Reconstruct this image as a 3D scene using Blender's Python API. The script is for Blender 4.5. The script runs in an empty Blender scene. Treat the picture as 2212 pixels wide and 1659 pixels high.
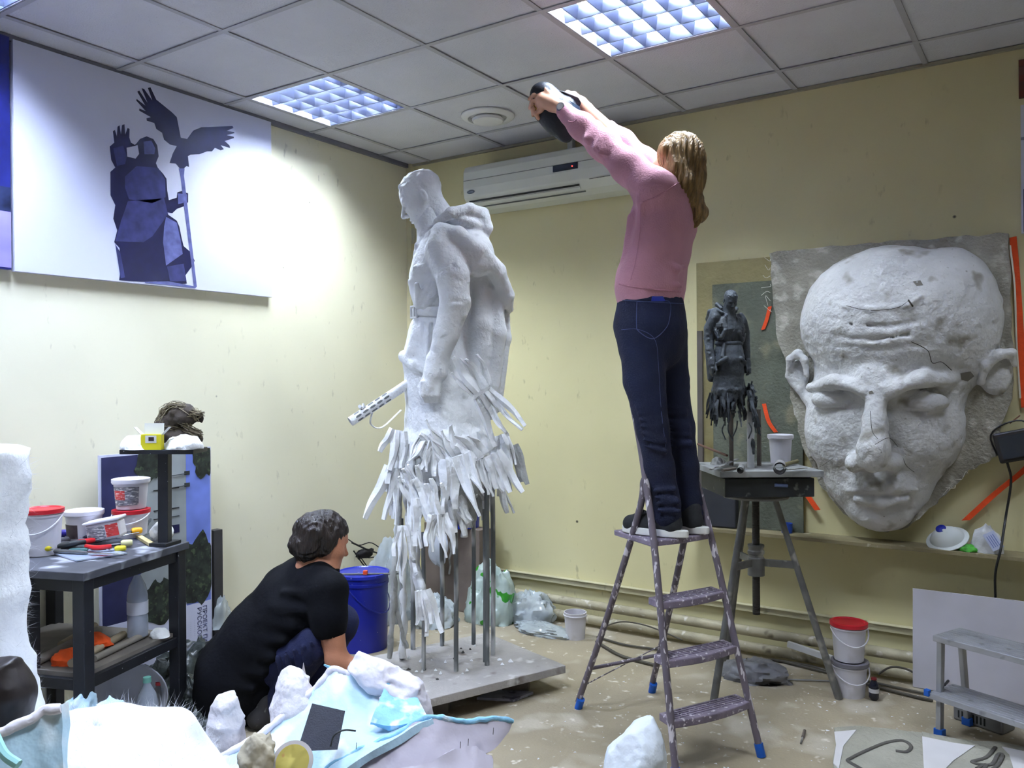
import bpy, bmesh, math, random
import numpy as np
from mathutils import Vector, Matrix
random.seed(7); RNG = np.random.default_rng(7)
SC = bpy.context.scene
COL = SC.collection

# ------------------------------------------------------------------ camera
YAW, PIT, ROL, F = math.radians(123.5685), math.radians(-.15326), math.radians(-.44298), 1800.
CW = np.array([3.7308, -4.3765, 1.4158])
fw = np.array([math.cos(YAW) * math.cos(PIT), math.sin(YAW) * math.cos(PIT), math.sin(PIT)])
_r = np.array([math.sin(YAW), -math.cos(YAW), 0.]); _u = np.cross(_r, fw)
rt = _r * math.cos(ROL) + _u * math.sin(ROL); up = -_r * math.sin(ROL) + _u * math.cos(ROL)
cam = bpy.data.cameras.new('camera'); cam.sensor_width = 36; cam.lens = F * 36 / 2212; cam.clip_start = .02
camo = bpy.data.objects.new('camera', cam); COL.objects.link(camo)
camo.matrix_world = Matrix(((rt[0], up[0], -fw[0], CW[0]), (rt[1], up[1], -fw[1], CW[1]), (rt[2], up[2], -fw[2], CW[2]), (0, 0, 0, 1)))
SC.camera = camo
# ------------------------------------------------------------------ world, exposure
w = bpy.data.worlds.new('world'); SC.world = w; w.use_nodes = True
w.node_tree.nodes['Background'].inputs[0].default_value = (.6, .68, .8, 1); w.node_tree.nodes['Background'].inputs[1].default_value = .05
SC.view_settings.view_transform = 'Standard'; SC.view_settings.look = 'None'; SC.view_settings.gamma = 1
SC.view_settings.use_curve_mapping = False
SC.view_settings.exposure = 0.12
LAMP = 245.0      # radiance of the fluorescent tubes
LAMPS = {(0, 1): (1.2, (.79, .89, 1.0)), (3, 1): (.85, (.80, .90, 1.0)), (0, -2): (1.6, (.66, .77, 1.0)),
         (3, -2): (1.15, (.84, .92, 1.0)), (6, 1): (.36, (.84, .91, 1.0))}
SC.cycles.max_bounces = 6; SC.cycles.diffuse_bounces = 3; SC.cycles.glossy_bounces = 2; SC.cycles.transmission_bounces = 4; SC.cycles.transparent_max_bounces = 8
SC.cycles.sample_clamp_indirect = 6; SC.cycles.use_adaptive_sampling = True; SC.cycles.adaptive_threshold = .2; SC.cycles.adaptive_min_samples = 16

# ------------------------------------------------------------------ picture point -> place in the room
def ray(a, b): return fw + rt * (a - 1106) / F - up * (b - 829.5) / F
def PD(a, b, d): return CW + ray(a, b) * d
def PZ(a, b, z): d = ray(a, b); return CW + d * (z - CW[2]) / d[2]
def PY(a, b, y): d = ray(a, b); return CW + d * (y - CW[1]) / d[1]
def PX(a, b, x): d = ray(a, b); return CW + d * (x - CW[0]) / d[0]
def V(*a): return np.array(a, float)
def nrm(v): v = np.asarray(v, float); return v / (np.linalg.norm(v) + 1e-12)

# ------------------------------------------------------------------ materials
def srgb(r, g, b):
    f = lambda c: (c / 255) / 12.92 if c / 255 <= .04045 else ((c / 255 + .055) / 1.055) ** 2.4
    return (f(r), f(g), f(b), 1)
MATS = {}
def mat(name, col, rough=.6, metal=0, var=.12, vs=6, bump=0, bs=40, splat=None, splat_s=18, splat_t=.62, spec=.5, trans=0, alpha=1,
        splat2=None, splat2_s=60, splat2_t=.68, emit=0, stretch=None, sheen=0, ior=1.45, detail=2, soft=.12):
    if name in MATS: return MATS[name]
    m = bpy.data.materials.new(name); MATS[name] = m; m.use_nodes = True
    nt = m.node_tree; N = nt.nodes; L = nt.links; p = N['Principled BSDF']
    c = srgb(*col)
    tc = N.new('ShaderNodeTexCoord'); src = tc.outputs['Object']
    if stretch:
        mp = N.new('ShaderNodeMapping'); mp.inputs['Scale'].default_value = stretch; L.new(src, mp.inputs[0]); src = mp.outputs[0]
    def noise(s, d=6):
        n = N.new('ShaderNodeTexNoise'); n.inputs['Scale'].default_value = s; n.inputs['Detail'].default_value = d; L.new(src, n.inputs['Vector']); return n.outputs['Fac']
    mix = N.new('ShaderNodeMix'); mix.data_type = 'RGBA'
    mix.inputs['A'].default_value = tuple(x * (1 - var) for x in c[:3]) + (1,)
    mix.inputs['B'].default_value = tuple(min(1, x * (1 + var)) for x in c[:3]) + (1,)
    r = N.new('ShaderNodeMapRange'); r.inputs[1].default_value = .3; r.inputs[2].default_value = .7
    L.new(noise(vs, detail), r.inputs[0]); L.new(r.outputs[0], mix.inputs['Factor']); out = mix.outputs['Result']
    for sp, ss, st in ((splat, splat_s, splat_t), (splat2, splat2_s, splat2_t)):
        if sp:
            rr = N.new('ShaderNodeMapRange'); rr.inputs[1].default_value = st; rr.inputs[2].default_value = st + soft
            L.new(noise(ss, 2), rr.inputs[0])
            m2 = N.new('ShaderNodeMix'); m2.data_type = 'RGBA'; L.new(rr.outputs[0], m2.inputs['Factor']); L.new(out, m2.inputs['A'])
            m2.inputs['B'].default_value = srgb(*sp); out = m2.outputs['Result']
    L.new(out, p.inputs['Base Color'])
    p.inputs['Roughness'].default_value = rough; p.inputs['Metallic'].default_value = metal
    p.inputs['Specular IOR Level'].default_value = spec; p.inputs['Transmission Weight'].default_value = trans
    p.inputs['Alpha'].default_value = alpha; p.inputs['IOR'].default_value = ior
    if sheen: p.inputs['Sheen Weight'].default_value = sheen; p.inputs['Sheen Roughness'].default_value = .6
    if emit: p.inputs['Emission Color'].default_value = c; p.inputs['Emission Strength'].default_value = emit
    if bump:
        b = N.new('ShaderNodeBump'); b.inputs['Strength'].default_value = bump; b.inputs['Distance'].default_value = .01
        L.new(noise(bs, 2), b.inputs['Height']); L.new(b.outputs[0], p.inputs['Normal'])
    return m

# ------------------------------------------------------------------ objects
ROOT = {}
def tag(o, label=None, cat=None, group=None, kind=None):
    if label: o['label'] = label
    if cat: o['category'] = cat
    if group: o['group'] = group
    if kind: o['kind'] = kind
    return o
def thing(name, loc, label, cat, group=None):
    o = bpy.data.objects.new(name, None); COL.objects.link(o); o.location = [float(x) for x in loc]; o.empty_display_size = .1
    ROOT[o.name] = np.array(loc, float); return tag(o, label, cat, group)
def base_of(o):
    t = np.zeros(3)
    while o is not None:
        t = t + np.array(o.location); o = o.parent
    return t
class B:
    """collects shapes given in room coordinates; make() links them as one mesh object"""
    def __init__(s): s.v = []; s.f = []; s.n = 0
    def add(s, v, f):
        v = np.asarray(v, float).reshape(-1, 3); s.v.append(v); s.f += [tuple(int(i) + s.n for i in q) for q in f]; s.n += len(v); return s
    def box(s, c, d, R=None):
        c = np.asarray(c, float); d = np.asarray(d, float) / 2
        P = np.array([[x, y, z] for z in (-1, 1) for y in (-1, 1) for x in (-1, 1)], float) * d
        if R is not None: P = P @ np.asarray(R, float).T
        return s.add(P + c, [(0, 2, 3, 1), (4, 5, 7, 6), (0, 1, 5, 4), (2, 6, 7, 3), (0, 4, 6, 2), (1, 3, 7, 5)])
    def bar(s, a, b, w, h, upv=(0, 0, 1)):
        a = np.asarray(a, float); b = np.asarray(b, float); x = nrm(b - a); y = np.cross(upv, x)
        if np.linalg.norm(y) < 1e-4: y = np.cross((1, 0, 0), x)
        y = nrm(y); z = np.cross(x, y)
        return s.box((a + b) / 2, (np.linalg.norm(b - a), w, h), np.stack([x, y, z], 1))
    def tube(s, pts, r, n=10, cap=True, flat=1., upv=(0, 0, 1)):
        pts = np.asarray(pts, float); k = len(pts); r = np.broadcast_to(np.asarray(r, float), (k,)) if np.ndim(r) < 2 else r
        T = np.gradient(pts, axis=0) if k > 2 else np.repeat((pts[1] - pts[0])[None], 2, 0)
        y = None; vs = []
        for i in range(k):
            t = nrm(T[i])
            if y is None:
                y = np.cross(upv, t)
                if np.linalg.norm(y) < 1e-3: y = np.cross((1, .01, 0), t)
            y = nrm(y - t * (y @ t)); z = np.cross(t, y)
            a = np.arange(n) * 2 * math.pi / n
            vs.append(pts[i] + r[i] * (np.cos(a)[:, None] * y + flat * np.sin(a)[:, None] * z))
        f = [(i * n + j, i * n + (j + 1) % n, (i + 1) * n + (j + 1) % n, (i + 1) * n + j) for i in range(k - 1) for j in range(n)]
        if cap: f += [tuple(range(n))[::-1], tuple((k - 1) * n + j for j in range(n))]
        return s.add(np.concatenate(vs), f)
    def lathe(s, prof, c, R=None, n=28, sq=1.):
        c = np.asarray(c, float); k = len(prof); a = np.arange(n) * 2 * math.pi / n; vs = []
        for r, z in prof: vs.append(np.stack([r * np.cos(a), r * sq * np.sin(a), np.full(n, z)], 1))
        P = np.concatenate(vs)
        if R is not None: P = P @ np.asarray(R, float).T
        f = [(i * n + j, i * n + (j + 1) % n, (i + 1) * n + (j + 1) % n, (i + 1) * n + j) for i in range(k - 1) for j in range(n)]
        if prof[0][0] > 1e-5: f.append(tuple(range(n))[::-1])
        if prof[-1][0] > 1e-5: f.append(tuple((k - 1) * n + j for j in range(n)))
        return s.add(P + c, f)
    def prism(s, poly, off):
        poly = np.asarray(poly, float); off = np.asarray(off, float); n = len(poly)
        return s.add(np.concatenate([poly, poly + off]), [tuple(range(n))[::-1], tuple(range(n, 2 * n))] + [(i, (i + 1) % n, n + (i + 1) % n, n + i) for i in range(n)])
    def grid(s, P, thick=0., nv=None):
        P = np.asarray(P, float); a, b = P.shape[:2]
        f = [(i * b + j, i * b + j + 1, (i + 1) * b + j + 1, (i + 1) * b + j) for i in range(a - 1) for j in range(b - 1)]
        if not thick: return s.add(P, f)
        du = np.gradient(P, axis=0); dv = np.gradient(P, axis=1); N = np.cross(du, dv); N /= np.linalg.norm(N, axis=2, keepdims=True) + 1e-12
        Q = P + N * thick; m = a * b
        f2 = [tuple(i + m for i in q)[::-1] for q in f]; e = []
        for i in range(a - 1): e += [(i * b, (i + 1) * b, (i + 1) * b + m, i * b + m), (i * b + b - 1, i * b + b - 1 + m, (i + 1) * b + b - 1 + m, (i + 1) * b + b - 1)]
        for j in range(b - 1): e += [(j, j + m, j + 1 + m, j + 1), ((a - 1) * b + j, (a - 1) * b + j + 1, (a - 1) * b + j + 1 + m, (a - 1) * b + j + m)]
        return s.add(np.concatenate([P.reshape(-1, 3), Q.reshape(-1, 3)]), f + f2 + e)
    def make(s, name, m, parent=None, smooth=False, bev=0, label=None, cat=None, group=None, kind=None, sub=0, ang=40, fixn=True):
        v = np.concatenate(s.v); loc = np.zeros(3)
        if parent is None:
            lo, hi = v.min(0), v.max(0); loc = V((lo[0] + hi[0]) / 2, (lo[1] + hi[1]) / 2, lo[2]); off = loc
        else: off = base_of(parent)
        me = bpy.data.meshes.new(name); me.from_pydata((v - off).tolist(), [], s.f)
        if fixn:
            bm = bmesh.new(); bm.from_mesh(me); bmesh.ops.recalc_face_normals(bm, faces=bm.faces); bm.to_mesh(me); bm.free()
        if m: me.materials.append(m)
        o = bpy.data.objects.new(name, me); COL.objects.link(o); o.location = loc.tolist()
        if parent is not None: o.parent = parent
        if smooth: smooth_mesh(me, ang)
        if bev:
            b = o.modifiers.new('bevel', 'BEVEL'); b.width = bev; b.segments = 2; b.limit_method = 'ANGLE'
        if sub: b = o.modifiers.new('subsurf', 'SUBSURF'); b.levels = sub; b.render_levels = sub
        return tag(o, label, cat, group, kind)
def smooth_mesh(me, ang=40):
    me.polygons.foreach_set('use_smooth', [True] * len(me.polygons))
    if ang < 180:
        bm = bmesh.new(); bm.from_mesh(me); c = math.radians(ang)
        for e in bm.edges:
            if len(e.link_faces) == 2 and e.calc_face_angle(0) > c: e.smooth = False
        bm.to_mesh(me); bm.free()
def rotz(a): c, s = math.cos(a), math.sin(a); return np.array([[c, -s, 0], [s, c, 0], [0, 0, 1]])
def frame(x, z=(0, 0, 1)):
    x = nrm(x); y = nrm(np.cross(z, x)); return np.stack([x, y, np.cross(x, y)], 1)
def axis_frame(z):
    z = nrm(z); x = np.cross((0, 1, 0), z)
    if np.linalg.norm(x) < 1e-3: x = np.cross((1, 0, 0), z)
    x = nrm(x); return np.stack([x, np.cross(z, x), z], 1)
def copy_tree(o, delta, parent=None):
    c = o.copy(); COL.objects.link(c); c.parent = parent
    if parent is None: c.location = [a + float(b) for a, b in zip(o.location, delta)]
    for ch in [x for x in bpy.data.objects if x.parent == o]: copy_tree(ch, (0, 0, 0), c)
    return c
def spl(pts, n):
    """smooth curve through points (Catmull-Rom)"""
    p = np.asarray(pts, float); p = np.concatenate([2 * p[:1] - p[1:2], p, 2 * p[-1:] - p[-2:-1]]); k = len(p) - 3; out = []
    for t in np.linspace(0, k - 1e-6, n):
        i = int(t); u = t - i; a, b, c, d = p[i:i + 4]
        out.append(.5 * (2 * b + (c - a) * u + (2 * a - 5 * b + 4 * c - d) * u * u + (3 * b - a - 3 * c + d) * u ** 3))
    return np.array(out)
_perm = RNG.random((32, 32, 32))
def noise3(P, s, o=0.):
    """smooth value noise in -1..1"""
    q = np.asarray(P, float) * s + o + 100; i = np.floor(q).astype(int); f = q - i; f = f * f * (3 - 2 * f); r = 0
    for a in (0, 1):
        for b in (0, 1):
            for c in (0, 1):
                wgt = (f[..., 0] if a else 1 - f[..., 0]) * (f[..., 1] if b else 1 - f[..., 1]) * (f[..., 2] if c else 1 - f[..., 2])
                r = r + wgt * _perm[(i[..., 0] + a) % 32, (i[..., 1] + b) % 32, (i[..., 2] + c) % 32]
    return r * 2 - 1
def fbm(P, s, o=0., n=3): return sum(noise3(P, s * 2 ** k, o + 7.3 * k) / 2 ** k for k in range(n))

# ------------------------------------------------------------------ solid modelling: blended distance fields, meshed by surface nets
class SDF:
    def __init__(s, lo, hi, h):
        s.lo = np.asarray(lo, float); s.h = h; s.n = (np.ceil((np.asarray(hi, float) - s.lo) / h).astype(int) + 1); s.D = np.full(s.n, 1.0, np.float32)
    def win(s, lo, hi):
        a = np.clip(np.floor((np.asarray(lo) - s.lo) / s.h).astype(int), 0, s.n - 1); b = np.clip(np.ceil((np.asarray(hi) - s.lo) / s.h).astype(int) + 1, 1, s.n)
        b = np.maximum(b, a + 1)
        g = [(s.lo[i] + s.h * np.arange(a[i], b[i])).astype(np.float32) for i in range(3)]
        return (slice(a[0], b[0]), slice(a[1], b[1]), slice(a[2], b[2])), np.stack(np.meshgrid(*g, indexing='ij'), -1)
    def put(s, sl, d, k, op):
        A = s.D[sl]
        if op == 'sub': A = -A
        if k > 0:
            hh = np.clip(.5 + .5 * (d - A) / k, 0, 1); R = d * (1 - hh) + A * hh - k * hh * (1 - hh)
        else: R = np.minimum(A, d)
        s.D[sl] = -R if op == 'sub' else R
        return s
    def cone(s, a, b, ra, rb, k=.02, op='add', flat=None):
        """tapered capsule; flat=(axis, factor) squeezes it along that axis"""
        a = np.asarray(a, float); b = np.asarray(b, float); m = max(ra, rb) * (1.6 if flat is None else 1 + max(1, 1)) + k * 2 + .02
        sl, P = s.win(np.minimum(a, b) - m, np.maximum(a, b) + m)
        ab = b - a; t = np.clip(((P - a) @ ab) / (ab @ ab + 1e-12), 0, 1)[..., None]; q = P - (a + t * ab)
        r = ra + (rb - ra) * t[..., 0]
        if flat is not None:
            ax = nrm(flat[0]); q = q + ax * ((q @ ax) * (1 / flat[1] - 1))[..., None]
            d = (np.linalg.norm(q, axis=-1) - r) * (flat[1] if flat[1] < 1 else 1)
        else: d = np.linalg.norm(q, axis=-1) - r
        return s.put(sl, d.astype(np.float32), k, op)
    def chain(s, pts, rs, k=.02, op='add', flat=None):
        for i in range(len(pts) - 1): s.cone(pts[i], pts[i + 1], rs[i], rs[i + 1], k, op, flat)
        return s
    def ell(s, c, r, R=None, k=.02, op='add'):
        c = np.asarray(c, float); r = np.asarray(r, float); m = r.max() + k * 2 + .02
        sl, P = s.win(c - m, c + m); q = P - c
        if R is not None: q = q @ np.asarray(R, float)
        k0 = np.linalg.norm(q / r, axis=-1); k1 = np.linalg.norm(q / (r * r), axis=-1) + 1e-9
        return s.put(sl, (k0 * (k0 - 1) / k1).astype(np.float32), k, op)
    def box(s, c, d, R=None, rd=.01, k=.01, op='add'):
        c = np.asarray(c, float); d = np.asarray(d, float) / 2; m = np.linalg.norm(d) + k * 2 + .02
        sl, P = s.win(c - m, c + m); q = P - c
        if R is not None: q = q @ np.asarray(R, float)
        e = np.abs(q) - (d - rd); dd = np.linalg.norm(np.maximum(e, 0), axis=-1) + np.minimum(e.max(-1), 0) - rd
        return s.put(sl, dd.astype(np.float32), k, op)
    def loft(s, secs, e1, k=.02):
        """elliptic sections (centre, radius along e1, radius across); axis runs through the centres"""
        for (a, r1a, r2a), (b, r1b, r2b) in zip(secs[:-1], secs[1:]):
            a = np.asarray(a, float); b = np.asarray(b, float); m = max(r1a, r2a, r1b, r2b) + k * 2 + .03
            sl, P = s.win(np.minimum(a, b) - m, np.maximum(a, b) + m); ab = b - a
            t = np.clip(((P - a) @ ab) / (ab @ ab + 1e-12), 0, 1)[..., None]; q = P - (a + t * ab)
            x = nrm(e1 - nrm(ab) * (np.asarray(e1) @ nrm(ab))); y = np.cross(nrm(ab), x); z = nrm(ab)
            R1 = (r1a + (r1b - r1a) * t[..., 0]); R2 = (r2a + (r2b - r2a) * t[..., 0])
            qx, qy, qz = q @ x, q @ y, q @ z; mn = np.minimum(R1, R2)
            k0 = np.sqrt((qx / R1) ** 2 + (qy / R2) ** 2 + (qz / mn) ** 2)
            s.put(sl, ((k0 - 1) * mn).astype(np.float32), k, 'add')
        return s
    def rough(s, amp, sc, o=0., n=2):
        idx = np.argwhere(np.abs(s.D) < amp * 4 + 2 * s.h); P = s.lo + idx * s.h
        s.D[idx[:, 0], idx[:, 1], idx[:, 2]] += (amp * fbm(P, sc, o, n)).astype(np.float32); return s
    def facet(s, n, c, r, seed=0, keep=.86):
        g = np.random.default_rng(seed); idx = np.argwhere(s.D < .03); P = s.lo + idx * s.h - np.asarray(c); d = s.D[tuple(idx.T)]; ins = P[d < 0]
        for _ in range(n):
            v = nrm(g.normal(0, 1, 3)); h_ = (ins @ v).max(); d = np.maximum(d, P @ v - h_ * g.uniform(keep - .08, keep + .06))
        s.D[tuple(idx.T)] = d.astype(np.float32); return s
    def ridged(s, amp, sc, o=0.):
        idx = np.argwhere(np.abs(s.D) < amp * 5 + 2 * s.h); P = s.lo + idx * s.h
        s.D[tuple(idx.T)] += (amp * (2.2 * np.abs(noise3(P, sc, o)) - .7 + .9 * np.abs(noise3(P, sc * 2.3, o + 5)) - .3 + .5 * noise3(P, sc * 5, o + 9))).astype(np.float32); return s
    def mesh(s):
        D = s.D; D[0] = D[-1] = 1; D[:, 0] = D[:, -1] = 1; D[:, :, 0] = D[:, :, -1] = 1
        I = D < 0; c = np.zeros(np.array(D.shape) - 1, np.int8)
        for i in (0, 1):
            for j in (0, 1):
                for l in (0, 1): c += I[i:D.shape[0] - 1 + i, j:D.shape[1] - 1 + j, l:D.shape[2] - 1 + l]
        cells = np.argwhere((c > 0) & (c < 8)); vid = np.full(c.shape, -1, np.int64); vid[tuple(cells.T)] = np.arange(len(cells))
        acc = np.zeros((len(cells), 3)); cnt = np.zeros(len(cells))
        cor = [(i, j, l) for i in (0, 1) for j in (0, 1) for l in (0, 1)]
        val = {q: D[cells[:, 0] + q[0], cells[:, 1] + q[1], cells[:, 2] + q[2]] for q in cor}
        for q in cor:
            for ax in range(3):
                if q[ax] == 0:
                    p = list(q); p[ax] = 1; p = tuple(p); a, b = val[q], val[p]; mk = (a < 0) != (b < 0)
                    t = np.where(mk, a / np.where(mk, a - b, 1), 0); pt = np.tile(np.array(q, float), (len(cells), 1)); pt[:, ax] += t
                    acc += pt * mk[:, None]; cnt += mk
        v = s.lo + (cells + acc / cnt[:, None]) * s.h; F_ = []
        for ax in range(3):
            o1, o2 = [(1, 2), (2, 0), (0, 1)][ax]
            sa = [slice(None)] * 3; sb = [slice(None)] * 3; sa[ax] = slice(0, -1); sb[ax] = slice(1, None)
            A, Bq = I[tuple(sa)], I[tuple(sb)]; e = np.argwhere(A != Bq); e = e[(e[:, o1] > 0) & (e[:, o2] > 0)]
            e = e[(e[:, o1] < D.shape[o1] - 1) & (e[:, o2] < D.shape[o2] - 1)]
            ins = A[tuple(e.T)]
            def cc(d1, d2): g = e.copy(); g[:, o1] -= d1; g[:, o2] -= d2; return vid[tuple(g.T)]
            q = np.stack([cc(1, 1), cc(0, 1), cc(0, 0), cc(1, 0)], 1); q[~ins] = q[~ins][:, ::-1]; F_.append(q)
        return v, np.concatenate(F_)
    def make(s, name, m, parent=None, disp=None, pick=None, **kw):
        v, f = s.mesh()
        return np_mesh(name, v, f, m, parent, disp=disp, pick=pick, **kw)
def np_mesh(name, v, f, m, parent=None, disp=None, pick=None, label=None, cat=None, group=None, kind=None, smooth=True):
    loc = np.zeros(3)
    if parent is None: lo, hi = v.min(0), v.max(0); loc = V((lo[0] + hi[0]) / 2, (lo[1] + hi[1]) / 2, lo[2]); off = loc
    else: off = base_of(parent)
    me = bpy.data.meshes.new(name); me.vertices.add(len(v)); me.loops.add(f.size); me.polygons.add(len(f))
    me.vertices.foreach_set('co', (v - off).astype(np.float32).ravel()); me.loops.foreach_set('vertex_index', f.ravel().astype(np.int32))
    k = f.shape[1]; me.polygons.foreach_set('loop_start', np.arange(0, f.size, k, dtype=np.int32)); me.update(calc_edges=True)
    if disp is not None:
        n = np.zeros(len(v) * 3, np.float32); me.vertices.foreach_get('normal', n); v2 = v + n.reshape(-1, 3) * disp(v)[:, None]
        me.vertices.foreach_set('co', (v2 - off).astype(np.float32).ravel())
    for q in (m if isinstance(m, list) else [m]): me.materials.append(q)
    if pick is not None: me.polygons.foreach_set('material_index', pick(v[f].mean(1)).astype(np.int32))
    me.polygons.foreach_set('use_smooth', np.full(len(f), smooth)); me.update()
    o = bpy.data.objects.new(name, me); COL.objects.link(o); o.location = loc.tolist()
    if parent is not None: o.parent = parent
    return tag(o, label, cat, group, kind)
# ================================================================== the room
H = 2.9; RX, RY = 6.0, -7.0
def wallmat(name, col, dots):
    m = mat(name, col, .75, var=.05, vs=1.6); nt = m.node_tree; N = nt.nodes; L = nt.links; p = N['Principled BSDF']
    out = p.inputs['Base Color'].links[0].from_socket; tc = [n for n in N if n.type == 'TEX_COORD'][0]
    def over(out, fac, colr):
        m2 = N.new('ShaderNodeMix'); m2.data_type = 'RGBA'; L.new(fac, m2.inputs['Factor']); L.new(out, m2.inputs['A']); m2.inputs['B'].default_value = srgb(*colr); return m2.outputs['Result']
    # small dark nail holes
    vo = N.new('ShaderNodeTexVoronoi'); vo.inputs['Scale'].default_value = 3.1; L.new(tc.outputs['Object'], vo.inputs['Vector'])
    r = N.new('ShaderNodeMapRange'); r.inputs[1].default_value = .035; r.inputs[2].default_value = .02; L.new(vo.outputs['Distance'], r.inputs[0]); out = over(out, r.outputs[0], (72, 66, 50))
    # scuffs
    mp = N.new('ShaderNodeMapping'); mp.inputs['Scale'].default_value = (1, 1, .45); L.new(tc.outputs['Object'], mp.inputs[0])
    n1 = N.new('ShaderNodeTexNoise'); n1.inputs['Scale'].default_value = 26; n1.inputs['Detail'].default_value = 3; L.new(mp.outputs[0], n1.inputs['Vector'])
    n2 = N.new('ShaderNodeTexNoise'); n2.inputs['Scale'].default_value = 1.7; n2.inputs['Detail'].default_value = 2; L.new(tc.outputs['Object'], n2.inputs['Vector'])
    r1 = N.new('ShaderNodeMapRange'); r1.inputs[1].default_value = .66; r1.inputs[2].default_value = .78; L.new(n1.outputs['Fac'], r1.inputs[0])
    r2 = N.new('ShaderNodeMapRange'); r2.inputs[1].default_value = .42; r2.inputs[2].default_value = .6; r2.inputs[4].default_value = .42; L.new(n2.outputs['Fac'], r2.inputs[0])
    mu = N.new('ShaderNodeMath'); mu.operation = 'MULTIPLY'; L.new(r1.outputs[0], mu.inputs[0]); L.new(r2.outputs[0], mu.inputs[1]); out = over(out, mu.outputs[0], (120, 112, 84))
    L.new(out, p.inputs['Base Color']); return m
mWallL = wallmat('cream wall paint', (236, 231, 206), 1)
mWallR = wallmat('yellowed wall paint', (214, 206, 162), 1)
def struct(b, name, m, **k): return b.make(name, m, kind='structure', **k)
fl = mat('concrete floor', (156, 145, 124), .7, var=.18, vs=2.2, bump=.25, bs=70, splat=(184, 176, 160), splat_s=4, splat_t=.56, splat2=(222, 216, 206), splat2_s=22, splat2_t=.64)
struct(B().box((RX / 2, RY / 2, -.05), (RX + .4, -RY + .4, .1)), 'floor', fl)
struct(B().box((-.05, RY / 2, 1.5), (.1, -RY, 3.0)), 'wall_left', mWallL)
struct(B().box((RX / 2, .05, 1.5), (RX, .1, 3.0)), 'wall_right', mWallR)
struct(B().box((RX + .05, RY / 2, 1.5), (.1, -RY, 3.0)), 'wall_side', mWallL)
struct(B().box((RX / 2, RY - .05, 1.5), (RX, .1, 3.0)), 'wall_behind', mWallL)
# ceiling: slab, lay-in tiles, rails
ceil = struct(B().box((RX / 2, RY / 2, 3.06), (RX + .2, -RY + .2, .1)), 'ceiling', mat('ceiling slab', (150, 150, 150), .9))
mTile = mat('mineral fibre tile', (212, 212, 222), .9, var=.04, vs=3, bump=.35, bs=120, splat=(150, 148, 150), splat_s=90, splat_t=.70)
mRail = mat('painted steel rail', (176, 176, 184), .5, var=.04)
gx = [0.] + [.19 + .6 * i for i in range(0, 10)] + [RX]; gy = [0.] + [-.32 - .6 * j for j in range(0, 12)] + [RY]
def cell(i, j): return (.19 + .6 * i, .19 + .6 * (i + 1), -2.12 + .6 * j, -2.12 + .6 * (j + 1))
lampcells = {(round(cell(*k)[0], 2), round(cell(*k)[2], 2)) for k in LAMPS}
tile_me = {}
for a, b in zip(gx[:-1], gx[1:]):
    for c, d in zip(gy[:-1], gy[1:]):
        if (round(a, 2), round(d, 2)) in lampcells: continue
        wx, wy = b - a - .008, c - d - .008
        if wx < .03 or wy < .03: continue
        k = (round(wx, 3), round(wy, 3))
        if k not in tile_me:
            o = B().box((0, 0, .012), (wx, wy, .018)).make('tile', mTile, bev=0); tile_me[k] = o.data; bpy.data.objects.remove(o)
        o = bpy.data.objects.new('tile', tile_me[k]); COL.objects.link(o); o.parent = ceil
        jz = random.uniform(0, .003); o.location = Vector(((a + b) / 2, (c + d) / 2, H + .002 + jz)) - Vector(base_of(ceil)); o.rotation_euler = (random.uniform(-.004, .004), random.uniform(-.004, .004), 0)
for x in gx[1:-1]: B().box((x, RY / 2, H - .001), (.024, -RY, .004)).make('rail', mRail, ceil)
for y in gy[1:-1]: B().box((RX / 2, y, H - .0015), (RX, .024, .004)).make('rail', mRail, ceil)
mTrim = mat('wall angle', (120, 120, 132), .6, var=.1)
struct(B().box((.011, RY / 2, H - .012), (.022, -RY, .026)), 'trim_1', mTrim)
struct(B().box((RX / 2, -.01, H - .006), (RX, .02, .014)), 'trim_2', mat('wall angle grey', (150, 146, 130), .6))
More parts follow.
